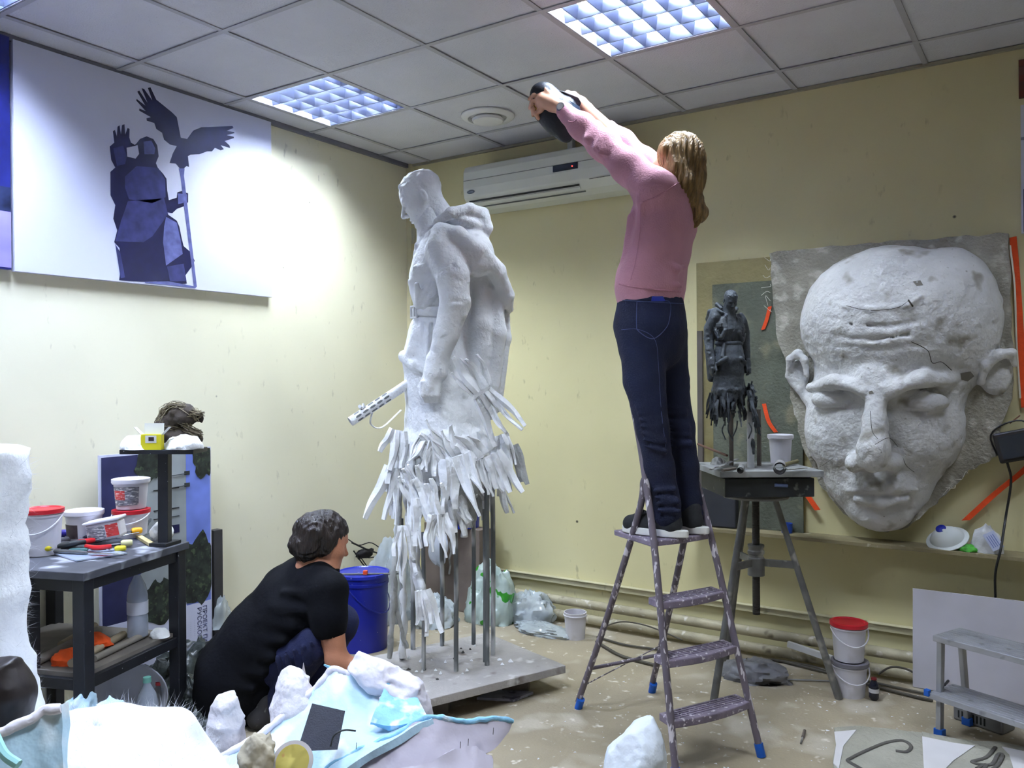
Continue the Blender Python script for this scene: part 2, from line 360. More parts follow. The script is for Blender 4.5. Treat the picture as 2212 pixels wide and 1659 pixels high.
# louvred fluorescent fittings
mHouse = mat('fitting white', (235, 238, 245), .35, var=.01); mBlade = mat('louvre blade', (176, 186, 220), .3, metal=1, var=.02)
labs = {(0, 1): 'louvred ceiling light beside the white poster wall, in full view', (3, 1): 'louvred ceiling light cut by the top edge, over the woman',
        (0, -2): 'louvred ceiling light in the upper corner by the blue picture', (3, -2): 'louvred ceiling light over the white mould pieces',
        (6, 1): 'louvred ceiling light just beyond the right edge above the face relief'}
for (i, j), (st, colr) in LAMPS.items():
    x0, x1, y0, y1 = cell(i, j); cx, cy = (x0 + x1) / 2, (y0 + y1) / 2
    t = thing('ceiling_light', (cx, cy, H), labs[(i, j)], 'ceiling light', 'louvred ceiling lights')
    b = B(); a = .283
    for s in (-1, 1):
        b.box((cx + s * (a + .006), cy, H + .001), (.016, .59, .006)); b.box((cx, cy + s * (a + .006), H + .001), (.56, .016, .006))
    b.make('rim', mRail, t)
    b = B().box((cx, cy, H + .088), (.57, .57, .006))
    for s in (-1, 1): b.box((cx + s * .284, cy, H + .045), (.005, .57, .086)); b.box((cx, cy + s * .284, H + .045), (.57, .005, .086))
    b.make('housing', mHouse, t)
    em = bpy.data.materials.new('fluorescent tube glow'); em.use_nodes = True; nn = em.node_tree.nodes; nn.clear()
    e = nn.new('ShaderNodeEmission'); q = nn.new('ShaderNodeOutputMaterial'); em.node_tree.links.new(e.outputs[0], q.inputs[0])
    e.inputs[0].default_value = (*colr, 1); e.inputs[1].default_value = LAMP * st
    for r in range(4):
        yy = cy + (r - 1.5) * .1415
        B().tube([(cx - .275, yy, H + .072), (cx + .275, yy, H + .072)], .020, 6, cap=False).make('tube', em, t)
    for r in range(5):
        yy = cy + (r - 2) * .1415 * (.99 if abs(r - 2) == 2 else 1)
        B().prism([(cx - .28, yy - .003, H + .002), (cx - .28, yy + .003, H + .002), (cx - .28, yy + .018, H + .058), (cx - .28, yy - .018, H + .058)], (.56, 0, 0)).make('long_blade', mBlade, t)
    for r in range(4):
        for k in range(5):
            xx = cx + (k - 2) * .112; yy = cy + (r - 1.5) * .1415
            B().prism([(xx - .002, yy - .066, H + .004), (xx + .002, yy - .066, H + .004), (xx + .016, yy - .066, H + .054), (xx - .016, yy - .066, H + .054)], (0, .132, 0)).make('cross_blade', mBlade, t)
# round air diffuser
c = PZ(1054, 250, H); t = thing('ceiling_vent', c, 'round white air vent in the ceiling above the wall unit', 'vent')
mV = mat('vent white', (226, 226, 230), .4, var=.02)
B().lathe([(.150, -.0), (.150, -.006), (.138, -.016), (.112, -.020), (.105, -.012), (.105, .05)], c, n=40).make('flange', mV, t, smooth=True)
B().lathe([(0, -.042), (.06, -.042), (.084, -.034), (.090, -.022), (.076, -.008), (0, -.008)], c, n=40).make('plug', mV, t, smooth=True)
B().lathe([(0, .045), (.104, .045), (.104, .04), (0, .04)], c, n=32).make('duct', mat('duct dark', (40, 40, 42), .8), t)
B().tube([c + V(0, 0, -.01), c + V(0, 0, .045)], .012).make('spindle', mV, t)
# corner conduit, trunking, heating pipes
mTrunk = mat('cable trunking', (196, 190, 158), .5, var=.1, vs=12, splat=(120, 112, 90), splat_s=14, splat_t=.66)
struct(B().box((.02, -.02, H / 2), (.04, .04, H)), 'trim_3', mat('corner casing', (214, 206, 168), .6))
struct(B().box(((.2 + 6) / 2, -.012, .208), (5.8, .024, .034)).box(((.2 + 6) / 2, -.017, .226), (5.8, .034, .006)), 'trim_4', mTrunk, bev=.002)
mPipe = mat('old painted pipe', (168, 160, 136), .55, var=.2, vs=9, bump=.3, bs=50, splat=(216, 212, 204), splat_s=22, splat_t=.62, splat2=(84, 74, 60), splat2_s=12, splat2_t=.63)
B().tube([(.9, -.09, .115), (6, -.09, .10)], .026, 14).make('heating_pipe', mPipe, smooth=True, label='upper grey heating pipe running low along the yellow wall', cat='pipe', group='heating pipes')
B().tube([(.9, -.13, .042), (6, -.13, .036)], .026, 14).make('heating_pipe', mPipe, smooth=True, label='lower grey heating pipe lying just above the floor', cat='pipe', group='heating pipes')
b = B()
struct(B().box(((2.05 + 6) / 2, -.075, .627), (3.95, .15, .016)), 'trim_5', mat('wall ledge', (132, 122, 92), .8, var=.2, splat=(196, 188, 168), splat_s=22, splat_t=.66, bump=.2))
# ================================================================== plaster figure on its armature
def head_sdf(s, C, fd, uv, lat, Hh, hair=True, ears=True, k=.02, eyes=True, neck=None):
    """a head in units of its own height"""
    R = np.stack([fd, lat, uv], 1); k = k * Hh / .24
    P = lambda x, y, z: np.asarray(C) + (fd * x + lat * y + uv * z) * Hh
    def E(c, r, op='add', kk=1.): s.ell(P(*c), np.array(r) * Hh, R, k * kk, op)
    def K(a, b, ra, rb, op='add', kk=1.): s.cone(P(*a), P(*b), ra * Hh, rb * Hh, k * kk, op)
    if neck: K((-.14, 0, -.2), neck, .235, .25, kk=2)
    E((-.04, 0, .10), (.40, .31, .37), kk=2); E((.12, 0, -.10), (.245, .25, .34), kk=2); E((.13, 0, -.30), (.20, .20, .19), kk=2)
    E((.28, 0, -.43), (.075, .085, .065), kk=1.2)
    for y in (-1, 1):
        E((.20, y * .18, -.13), (.10, .08, .07), kk=2); K((.0, y * .23, -.18), (.18, y * .12, -.40), .05, .05, kk=2)
    K((.305, -.15, .055), (.305, .15, .055), .045, .045, kk=1)
    for y in (-1, 1):
        E((.385, y * .135, -.025), (.105, .09, .055), 'sub', 1)
        if eyes: E((.275, y * .125, -.03), (.055, .06, .05), kk=.3)
    K((.34, 0, .03), (.455, 0, -.15), .028, .042, kk=.5); E((.43, 0, -.165), (.05, .045, .04), kk=.4)
    for y in (-1, 1): E((.385, y * .045, -.18), (.04, .032, .032), kk=.3)
    E((.335, 0, -.275), (.05, .10, .028), kk=.4); E((.328, 0, -.325), (.05, .085, .03), kk=.3); E((.39, 0, -.30), (.04, .1, .008), 'sub', .2)
    if ears:
        for y in (-1, 1):
            E((-.07, y * (.33 if hair else .305), -.06), (.065, .04, .115), kk=.4); E((-.06, y * (.375 if hair else .34), -.05), (.035, .026, .075), 'sub', .3)
    if hair: E((-.075, 0, .165), (.405, .325, .335), kk=.3); K((.20, -.16, .34), (.22, .12, .34), .04, .05, kk=.8)
    return P
mPl = mat('white plaster', (238, 240, 244), .8, var=.06, vs=7, bump=.5, bs=55, splat=(204, 206, 210), splat_s=11, splat_t=.64, splat2=(150, 150, 152), splat2_s=70, splat2_t=.72)
mPlD = mat('dark plaster', (176, 178, 178), .85, var=.25, vs=9, bump=.6, bs=60, splat=(110, 112, 110), splat_s=16, splat_t=.60)  # darker, blotchier plaster for the core and thin strands
mRod = mat('armature steel', (112, 116, 118), .6, metal=.2, var=.25, vs=14, bump=.4, bs=60, splat=(206, 208, 210), splat_s=14, splat_t=.48, stretch=(1, 1, .35))
SD = 3.95
def SP(a, b, dz=0.): return PD(a, b, SD + dz)
Rr = nrm(rt); Ff = nrm(V(fw[0], fw[1], 0)); Uu = V(0, 0, 1.); LAT = -Ff
c0 = PZ(960, 1440, .12)
st = thing('plaster_statue', V(c0[0], c0[1], 0), 'tall white plaster statue of a cloaked man with ragged hem on steel rods', 'statue')
lo = np.min([SP(a, b, d) for a in (815, 1130) for b in (440, 1140) for d in (-.36, .34)], 0); hi = np.max([SP(a, b, d) for a in (815, 1130) for b in (440, 1140) for d in (-.36, .34)], 0)
s = SDF(lo, hi, .0065)
s.loft([(SP(945, 522), .10, .085), (SP(950, 556), .185, .115), (SP(948, 600), .20, .132), (SP(946, 672), .155, .086), (SP(944, 722), .175, .13), (SP(944, 775), .185, .155),
        (SP(950, 840), .185, .16), (SP(958, 910), .19, .17), (SP(960, 975), .16, .15)], LAT, .03)
s.cone(SP(927, 465), SP(940, 525), .066, .08, .03)
for sg in (-1, 1):      # arms
    q = lambda a, b, d: SP(a, b, sg * d)
    s.chain([q(955, 540, .18), q(978, 600, .235), q(983, 655, .245), q(964, 722, .25), q(945, 784, .24)], [.078, .074, .068, .056, .046], .012)
    s.cone(q(944, 778, .24), q(941, 803, .24), .051, .055, .004)
    s.ell(q(931, 832, .24), (.042, .042, .052), k=.02)
    for i in range(4): s.chain([q(914 + 11 * i, 826, .262), q(915 + 10 * i, 852, .26), q(921 + 8 * i, 866, .235)], [.014, .0135, .012], .006)
    s.chain([q(920, 812, .21), q(908, 838, .205), q(912, 858, .22)], [.015, .014, .011], .006)
    for a, b in (((905, 690), (890, 760)), ((925, 690), (918, 790)), ((890, 610), (905, 655))): s.cone(SP(*a, sg * .1), SP(*b, sg * .14), .02, .028, .02)
    for a, b in (((960, 640), (1005, 650)), ((955, 665), (1000, 680)), ((948, 720), (985, 705)), ((940, 745), (972, 735)), ((955, 760), (985, 700))): s.cone(q(*a, .275), q(*b, .27), .012, .018, .018)
    for a, b in (((952, 646), (1006, 652)), ((950, 672), (1000, 668)), ((950, 735), (975, 722)), ((962, 590), (1000, 610))): s.cone(q(*a, .33 if a[1] < 700 else .31), q(*b, .31), .010, .006, .014, 'sub')
    for a, b in (((898, 702), (884, 772)), ((915, 702), (908, 790)), ((932, 702), (930, 800))): s.cone(SP(*a, sg * .165), SP(*b, sg * .205), .008, .014, .014, 'sub')
    # thrown-back cloak edge
    s.chain([q(928, 508, .10), q(950, 494, .17), q(990, 506, .215), q(1034, 541, .20), q(1073, 586, .13), q(1094, 638, .05), q(1101, 668, .01)], [.02, .026, .036, .042, .042, .036, .018], .012)
    s.cone(q(955, 512, .18), q(1030, 570, .17), .05, .06, .03)
s.ell(SP(1010, 560, 0), (.13, .16, .15), np.stack([Rr, Ff, Uu], 1), .05)
for pts, r in (([(1012, 560, -.06), (1006, 700, -.03), (1006, 870, .0)], .056), ([(1042, 560, -.07), (1040, 700, -.07), (1030, 880, -.02)], .050), ([(1068, 600, -.05), (1074, 720, -.04), (1056, 890, .0)], .042),
               ([(1090, 640, .02), (1091, 730, .06), (1072, 880, .08)], .028), ([(1050, 600, .14), (1060, 720, .16), (1045, 880, .16)], .045), ([(1015, 600, .2), (1020, 720, .22), (1010, 880, .2)], .045),
               ([(1045, 600, -.07), (1048, 720, -.06), (1035, 800, -.02)], .022)):
    s.chain([SP(*p) for p in pts], [r * .8, r, r], .02)
# hood lying on the shoulders
s.ell(SP(1002, 484, 0), (.10, .13, .045), np.stack([nrm(Rr - .25 * Uu), Ff, nrm(Uu + .25 * Rr)], 1), .02)
s.chain([SP(945, 480, -.10), SP(975, 460, -.13), SP(1015, 452, -.10), SP(1042, 462, 0), SP(1015, 452, .10), SP(975, 460, .13), SP(945, 480, .1)], [.02, .026, .028, .03, .028, .026, .02], .012)
s.chain([SP(1046, 470, -.03), SP(1050, 492, -.02), SP(1044, 515, 0)], [.03, .03, .02], .015)
s.ell(SP(1000, 462, 0), (.08, .09, .03), np.stack([nrm(Rr - .2 * Uu), Ff, nrm(Uu + .2 * Rr)], 1), .01, 'sub')
# shirt collar, pocket flap, skirt flap
s.cone(SP(912, 508, -.06), SP(905, 524, -.03), .016, .008, .006); s.cone(SP(930, 520, -.09), SP(906, 560, -.1), .014, .01, .01)
for sg in (-1, 1):
    s.box(SP(909, 584, sg * .162), (.080, .036, .052), np.stack([nrm(Rr * .8 + sg * Ff * .6), nrm(Ff * .8 - sg * Rr * .6), Uu], 1), .006, .006)
    s.chain([SP(874, 770, sg * .1), SP(896, 790, sg * .17), SP(928, 804, sg * .19)], [.03, .026, .02], .015)
s.chain([SP(898, 560, -.03), SP(888, 610, -.02), SP(900, 660, -.01)], [.010, .010, .008], .008)
for sg in (-1, 1):      # shirt collar points and shoulder seams, loose chest folds
    s.chain([SP(918, 512, sg * .05), SP(902, 530, sg * .08), SP(896, 552, sg * .075)], [.016, .014, .008], .006); s.chain([SP(938, 520, sg * .14), SP(942, 560, sg * .19), SP(940, 600, sg * .205)], [.008, .008, .008], .008)
    for a, b in (((930, 612), (905, 655)), ((938, 630), (918, 662)), ((900, 615), (905, 650))): s.cone(SP(*a, sg * .19), SP(*b, sg * .165), .012, .016, .018)
    for a, b in (((922, 606), (903, 650)), ((940, 622), (925, 664))): s.cone(SP(*a, sg * .215), SP(*b, sg * .19), .008, .010, .012, 'sub')
# ragged hem running out into points
for i in range(22):
    a = i / 22 * 2 * math.pi + .2; ca, sa = math.cos(a), math.sin(a)
    L1 = random.uniform(40, 130)
    s.chain([SP(958 + 62 * ca, 885, .15 * sa), SP(962 + 80 * ca + random.uniform(-8, 8), 950, .185 * sa), SP(962 + 90 * ca + random.uniform(-16, 16), 970 + L1, .19 * sa + random.uniform(-.04, .04))], [.03, .034, .008], .03)
s.ell(SP(960, 1010, 0), (.12, .12, .12), None, .03, 'sub')
zb = SP(960, 880)[2]
idx = np.argwhere(np.abs(s.D) < .05); P = s.lo + idx * s.h
am = np.clip((zb - P[:, 2]) / .25, 0, 1) * .012 + .0015
s.D[tuple(idx.T)] += (am * fbm(P, 22, 3., 2)).astype(np.float32)
body = s.make('body', mPl, st)
# head
hf, hu = nrm(-Rr * .88 - Uu * .474), nrm(-Rr * .474 + Uu * .88); hc = SP(909, 428)
s = SDF(hc - .2, hc + .2, .0032); head_sdf(s, hc, hf, hu, LAT, .255, neck=(-.18, 0, -.6), k=.011)
idx = np.argwhere(np.abs(s.D) < .02); P = s.lo + idx * s.h; hz = (P - hc) @ hu / .255; hx = (P - hc) @ hf / .255
am = np.clip((hz - .12 + np.clip(hx, -1, .2) * -.35) * 8, 0, 1) * .0035 + .0006
s.D[tuple(idx.T)] += (am * fbm(P, 60, 1., 2)).astype(np.float32)
head = s.make('head', mPl, st)
# belt and buckle
b = B(); prof = []
pts = [SP(945, 678) + Rr * (-.112 * math.cos(t)) + LAT * (.178 * math.sin(t)) + Uu * (.004 * math.sin(3 * t)) for t in np.linspace(0, 2 * math.pi, 41)]
b.tube(pts, .0085, 8, flat=2.6, cap=False); belt = b.make('belt', mPl, st, smooth=True)
bd = nrm(-Rr * .80 + LAT * .6); bc = SP(945, 678) + Rr * -.094 + LAT * .110
b = B(); fr = np.stack([np.cross(Uu, bd), bd, Uu], 1)
for x, z, dx, dz_ in ((0, .026, .056, .008), (0, -.026, .056, .008), (-.024, 0, .008, .056), (.024, 0, .008, .056), (.004, 0, .006, .05)): b.box(bc + fr @ V(x, .006, z), (dx, .01, dz_), fr)
b.make('buckle', mPl, belt, bev=.002)
for x in (0, 1):
    cq = SP(951 + x * 1, 784 + x * 12, -.24 - .048); B().lathe([(0, .004), (.005, .003), (.006, 0)], cq, axis_frame(LAT), n=10).make('cuff_button', mPl, st, smooth=True)
# perforated tube sticking out in front
ga, gb = SP(892, 822, -.07), SP(757, 911, -.20); gd = nrm(gb - ga)
bar = B().tube([ga, gb], .022, 16, cap=False).tube([ga, gb], .017, 16, cap=False).make('barrel', mPl, st, smooth=True)
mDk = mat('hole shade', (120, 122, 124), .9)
n0 = nrm(LAT - gd * (LAT @ gd)); n1 = np.cross(gd, n0)
for r_, an in ((0, .0), (1, .9), (2, -.9)):
    nn = n0 * math.cos(an) + n1 * math.sin(an); tt = np.cross(gd, nn)
    for i in range(5):
        c = ga + (gb - ga) * (.44 + .11 * i) + nn * .0215
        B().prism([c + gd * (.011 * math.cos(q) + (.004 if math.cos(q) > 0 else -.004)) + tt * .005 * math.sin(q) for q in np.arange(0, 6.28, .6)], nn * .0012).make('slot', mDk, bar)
B().tube([gb - gd * .07 + Uu * .02, gb - gd * .07 + Uu * .045], [.012, .004]).tube([gb - gd * .055 + Uu * .03 - LAT * .02, gb - gd * .055 + Uu * .04 + LAT * .02], .008).make('front_sight', mPl, bar)
B().tube(spl([gb - gd * .12 - Uu * .02, gb - gd * .11 - Uu * .07, gb - gd * .17 - Uu * .12, gb - gd * .28 - Uu * .10], 14), .012, 6, flat=.25).make('sling', mPl, bar, smooth=True)
# feathered tatters
def tatter(root, tip, width, nf=9, bend=.15, side=1, tilt=0., parent=st, m=mPl, name='tatter'):
    """a ragged, feather-fringed flake of plaster"""
    root = np.asarray(root); tip = np.asarray(tip); a = tip - root; L_ = np.linalg.norm(a); a /= L_
    n = nrm(LAT - a * (LAT @ a)); wv = np.cross(a, n) * side
    wv, n = wv * math.cos(tilt) + n * math.sin(tilt), n * math.cos(tilt) - wv * math.sin(tilt)
    arm = lambda t: root + a * (t * L_ * .66) + wv * (-width * .30 * math.sin(math.pi * min(1, t * .9))) + n * (bend * L_ * .35 * t * t)
    b = B()
    for i in range(nf):                                   # torn strips of cloth, side by side, each with its own ragged end
        t = i / (nf - 1); ang = math.radians(random.uniform(-6, 8) + 26 * (t - .35)); d = a * math.cos(ang) + wv * math.sin(ang); Lf = L_ * random.uniform(.72, 1.12) * (1 - .22 * abs(t - .4)); wf = width * 1.25 / nf
        c = np.cross(n, d); p0 = root + wv * (width * .8 * (t - .5)) + n * (.008 * (i % 2)); G = np.zeros((12, 4, 3)); ph = random.uniform(0, 50)
        for u, x in enumerate(np.linspace(0, 1, 12)):
            w_ = wf * (1 - .94 * max(0, x - .25) ** 1.2 / .75 ** 1.2) * (1 + .3 * math.sin(9 * x + ph) * x) + .002; sw = .02 * L_ * math.sin(5 * x + ph)
            for v, y in enumerate((-1, -.35, .35, 1)): G[u, v] = p0 + d * (x * Lf) + c * (y * w_ * .75 + sw) + n * (.010 * math.cos(y * 2.4 + ph) + bend * .3 * Lf * x * x + .006 * math.sin(7 * x + ph + y))
        b.grid(G, .008)
    return b.make(name, m, parent, smooth=True, ang=30, fixn=True)
TT = [((984, 985), (1024, 1122), .105, -.30, 1), ((975, 990), (938, 905), .10, -.27, -1), ((1054, 985), (1100, 1078), .09, -.24, 1), ((1040, 985), (1000, 925), .09, -.25, -1),
      ((905, 1075), (930, 1206), .072, -.30, 1), ((902, 1080), (882, 1005), .06, -.28, -1), ((946, 1110), (952, 1208), .062, -.33, 1), ((944, 1108), (932, 1020), .06, -.32, -1),
      ((972, 1080), (1000, 1150), .08, -.22, 1), ((850, 1010), (808, 1128), .055, -.20, -1), ((872, 1135), (884, 1236), .04, -.30, 1), ((912, 1275), (930, 1372), .045, -.28, 1),
      ((1100, 965), (1132, 1060), .05, -.05, 1), ((1040, 842), (992, 758), .085, -.27, -1), ((1045, 850), (1112, 945), .075, -.25, 1), ((860, 930), (838, 1010), .05, -.22, -1),
      ((925, 950), (903, 1030), .07, -.27, 1), ((865, 960), (868, 1050), .06, -.2, 1), ((1080, 940), (1098, 1010), .06, -.15, 1), ((1010, 1000), (1040, 1060), .05, -.1, 1)]
for i, (a, b_, wd, dz, sd) in enumerate(TT):
    tatter(SP(*a, dz), SP(*b_, dz - .015), wd * 1.15, 4 + i % 3, .12 + .08 * (i % 2), sd, ((i * 37) % 7 - 3) * .09, m=mPlD if i in (12,) else mPl)
for i in range(10):     # round the far side
    a = math.pi * (.05 + .9 * i / 9); x, z = 962 + 100 * math.cos(a), .22 * math.sin(a)
    tatter(SP(x, 960 + (i * 53) % 70, z), SP(x + 10, 1070 + (i * 41) % 90, z + .02), .10, 5, .12, 1 if i % 2 else -1, .3 * math.cos(i))
# dripping strands
for p, r in (([(868, 1030, -.1), (862, 1120, -.12), (853, 1220, -.13), (848, 1320, -.12), (842, 1422, -.1)], .012), ([(878, 1050, -.16), (890, 1140, -.18), (900, 1230, -.2), (912, 1280, -.22)], .022),
             ([(862, 1000, -.05), (858, 1100, -.04), (866, 1200, -.05), (872, 1320, -.06), (868, 1420, -.06)], .016), ([(893, 1180, -.18), (905, 1250, -.2), (912, 1300, -.2), (916, 1340, -.2)], .014),
             ([(1000, 1050, -.05), (1004, 1110, -.06), (1002, 1160, -.05)], .02), ([(975, 1170, -.1), (972, 1205, -.1), (970, 1240, -.1)], .005), ([(850, 1260, -.12), (860, 1330, -.1), (878, 1400, -.08)], .009)):
    q = spl([SP(*x) for x in p], 26); q = q + .006 * np.stack([noise3(q, 30), noise3(q, 30, 5), 0 * q[:, 0]], 1)
    B().tube(q, r * (1 + .45 * noise3(q, 26, 9)), 9).make('plaster_strand', mPlD if r < .013 else mPl, st, smooth=True)
# clotted core under the hem
s = SDF(SP(960, 1060) - V(.36, .36, .3), SP(960, 1060) + V(.36, .36, .3), .009)
for i in range(16):
    a = i / 16 * 2 * math.pi; ca, sa = math.cos(a), math.sin(a)
    if -.95 < sa < -.2 and i % 2: continue
    s.chain([SP(962 + 70 * ca, 960, .15 * sa), SP(966 + 74 * ca, 1050, .16 * sa), SP(966 + 78 * ca, 1080 + (i * 29) % 70, .16 * sa)], [.03, .026, .01], .03)
s.rough(.012, 20)
s.make('ragged_core', mPlD, st)
# armature rods and board
ZB = .12
for (a, b_, tp, r) in ((915, 1448, 1150, .0095), (985, 1450, 1120, .0105), (1052, 1437, 1050, .011), (1065, 1415, 1030, .011), (955, 1395, 1160, .011), (1023, 1392, 1010, .0105), (868, 1425, 1120, .010), (892, 1402, 1180, .012), (1046, 1430, 1100, .006)):
    p = PZ(a, b_, ZB); q = PD(a - 1, tp, (p - CW) @ fw - .01); B().tube([p, (p + q) / 2 + V(.003, 0, 0), q], r, 10).make('rod', mRod, st, smooth=True)
mBoard = mat('dusty base board', (164, 160, 158), .85, var=.16, vs=5, bump=.4, bs=60, splat=(120, 112, 108), splat_s=9, splat_t=.62, splat2=(205, 204, 204), splat2_s=14, splat2_t=.62)
Rb, Fb, Lb = PZ(1222, 1437, ZB), PZ(900, 1517, ZB), PZ(752, 1428, ZB); Fb = Fb + .0 * (Fb - Rb); Bb = Rb + Lb - Fb
bo = B().prism([Rb, Fb, Lb, Bb], (0, 0, -.036)).make('base_board', mBoard, st, bev=.003)
cb = (Rb + Fb + Lb + Bb) / 4
for q in (Rb, Fb, Lb, Bb):
    e = cb + (q - cb) * .55; B().box((e[0], e[1], (ZB - .036) / 2), (.12, .09, ZB - .036), rotz(.5)).make('support_block', mat('shaded brick', (92, 86, 80), .9, var=.2, bump=.4), st, bev=.004)  # block colour darkened to carry the shadow under the board
for i in range(26):
    e = cb + (Rb - Fb) * random.uniform(-.3, .3) + (Lb - Fb) * random.uniform(-.3, .3); r = random.uniform(.006, .016)
    v = np.array([(1, 0, 0), (-1, 0, 0), (0, 1, 0), (0, -1, 0), (0, 0, 1), (0, 0, -.3)]) * r * RNG.uniform(.6, 1.3, (6, 1)) + e + V(0, 0, r * .2)
    B().add(v, [(0, 2, 4), (2, 1, 4), (1, 3, 4), (3, 0, 4), (2, 0, 5), (1, 2, 5), (3, 1, 5), (0, 3, 5)]).make('plaster_crumb', mPl if i % 3 else mat('dark crumb', (60, 58, 56), .9), st)
# sheet of hardboard and a plate pushed under the board
B().prism([PZ(1080, 1488, .004), PZ(1152, 1500, .004), PZ(1110, 1516, .004), PZ(1030, 1512, .004)], (0, 0, .012)).make('magazine', mat('glossy grey cover', (150, 152, 170), .3, var=.3, vs=14, splat=(70, 70, 86), splat_s=24, splat_t=.56), label='grey glossy magazine lying half under the statue board', cat='magazine')
# ================================================================== people
from mathutils.bvhtree import BVHTree
mSkin = mat('skin', (214, 164, 138), .5, var=.08, vs=14, bump=.08, bs=120)
mSkinM = mat('tanned skin', (176, 120, 92), .5, var=.1, vs=14, bump=.1, bs=120)
mPink = mat('pink sweatshirt', (206, 148, 166), .95, var=.07, vs=9, bump=.25, bs=160, sheen=.15)
mPinkD = mat('pink ribbing', (200, 142, 160), .95, var=.1, vs=60, bump=.5, bs=90, stretch=(1, 1, .1))
mJean = mat('dark denim', (17, 24, 50), .9, var=.3, vs=6, bump=.3, bs=160)
mStitch = mat('denim stitching', (70, 80, 118), .9)
mBlack = mat('black cotton', (9, 10, 14), .95, var=.2, vs=5, bump=.15, bs=60, spec=.15)
def bounds(pts, m): p = np.array(pts); return p.min(0) - m, p.max(0) + m
def bvh_of(o):
    off = base_of(o); me = o.data; v = np.zeros(len(me.vertices) * 3, np.float32); me.vertices.foreach_get('co', v)
    return BVHTree.FromPolygons((v.reshape(-1, 3) + off).tolist(), [tuple(p.vertices) for p in me.polygons])
def on(bv, a, b, off=.003):
    """the point of that surface seen in this direction, lifted off it a little"""
    d = nrm(ray(a, b)); h = bv.ray_cast(Vector(CW), Vector(d))
    if h[0] is None: return None
    n = np.array(h[1]); n = n if n @ d < 0 else -n
    return np.array(h[0]) + n * off
def line_on(bv, pts, off, n, r, name, m, parent):
    q = [on(bv, *p, off) for p in spl(np.array([(a, b, 0) for a, b in pts], float), n)[:, :2]]; q = [x for x in q if x is not None]
    return B().tube(q, r, 6).make(name, m, parent, smooth=True)
# ---------------- woman
FR, LT = V(-1, 0, 0), V(0, -1, 0)
wo = thing('person', V(2.40, -1.32, .818), 'woman in a pink sweatshirt and dark jeans reaching up from the stepladder', 'person')
WD = 3.25
def HND(s, wrist, knuck, fingers, thumb, k=.006, w=.02):
    s.chain([wrist, (np.asarray(wrist) + knuck) / 2, knuck], [.026, .030, .026], .012)
    for f in fingers:
        s.chain(f, [.0105, .0095, .0085, .0075][:len(f)], k); s.cone(knuck, f[0], .018, .0115, .012)
    s.chain(thumb, [.014, .011, .0085][:len(thumb)], .008)
sL, eL, wL = PD(1412, 408, 3.13), PD(1304, 314, 3.27), PD(1214, 234, 3.38)
sR, eR, wR = PD(1436, 398, 3.37), PD(1345, 310, 3.46), PD(1268, 236, 3.52)
pel = PD(1406, 700, 3.25); nk = PD(1450, 425, 3.25)
hipL, hipR = PD(1380, 735, 3.17), PD(1440, 735, 3.33); knL, knR = PD(1410, 925, 3.185), PD(1466, 925, 3.31); anL, anR = PD(1443, 1108, 3.205), PD(1490, 1100, 3.30)
hc = PD(1460, 356, 3.26); hf = nrm(V(-.80, .22, .50)); hl = nrm(np.cross(V(0, 0, 1), hf)); hl = hl; hu = nrm(np.cross(hf, hl))
lo, hi = bounds([sL, wL, wR, PD(1140, 190, 3.4), PD(1140, 260, 3.55), anL, anR, hc + .15, hc - .15, hipL, hipR], .12)
s = SDF(lo, hi, .0062)
head_sdf(s, hc, hf, hu, hl, .215, hair=False, neck=(-.12, 0, -.8))
s.loft([(pel, .13, .09), (PD(1412, 600, 3.25), .11, .08), (PD(1430, 500, 3.25), .125, .085), (PD(1443, 440, 3.25), .11, .07)], LT, .03)
s.chain([nk, sL, eL, wL], [.05, .045, .036, .026], .02); s.chain([nk, sR, eR, wR], [.05, .045, .036, .026], .02)
s.chain([pel, hipL, knL, anL], [.08, .065, .042, .03], .02); s.chain([pel, hipR, knR, anR], [.08, .065, .042, .03], .02)
kn = PD(1172, 216, 3.42)
HND(s, wL, kn, [[PD(1172, 205, 3.425), PD(1154, 205, 3.435), PD(1144, 214, 3.455)], [PD(1165, 215, 3.43), PD(1149, 221, 3.44), PD(1145, 234, 3.455)], [PD(1165, 226, 3.43), PD(1151, 236, 3.44), PD(1152, 249, 3.455)],
                [PD(1170, 236, 3.425), PD(1158, 246, 3.435), PD(1163, 256, 3.45)]], [PD(1198, 218, 3.395), PD(1186, 203, 3.41), PD(1177, 191, 3.42)])
kn = PD(1240, 214, 3.535)
HND(s, wR, kn, [[PD(1240, 204, 3.54), PD(1226, 200, 3.54), PD(1214, 206, 3.53)], [PD(1234, 212, 3.545), PD(1220, 212, 3.545), PD(1208, 218, 3.535)], [PD(1234, 220, 3.545), PD(1220, 224, 3.545), PD(1210, 230, 3.535)],
                [PD(1240, 228, 3.54), PD(1228, 234, 3.54), PD(1220, 240, 3.53)]], [PD(1258, 226, 3.515), PD(1245, 214, 3.50), PD(1232, 206, 3.495)])
s.make('body', mSkin, wo)
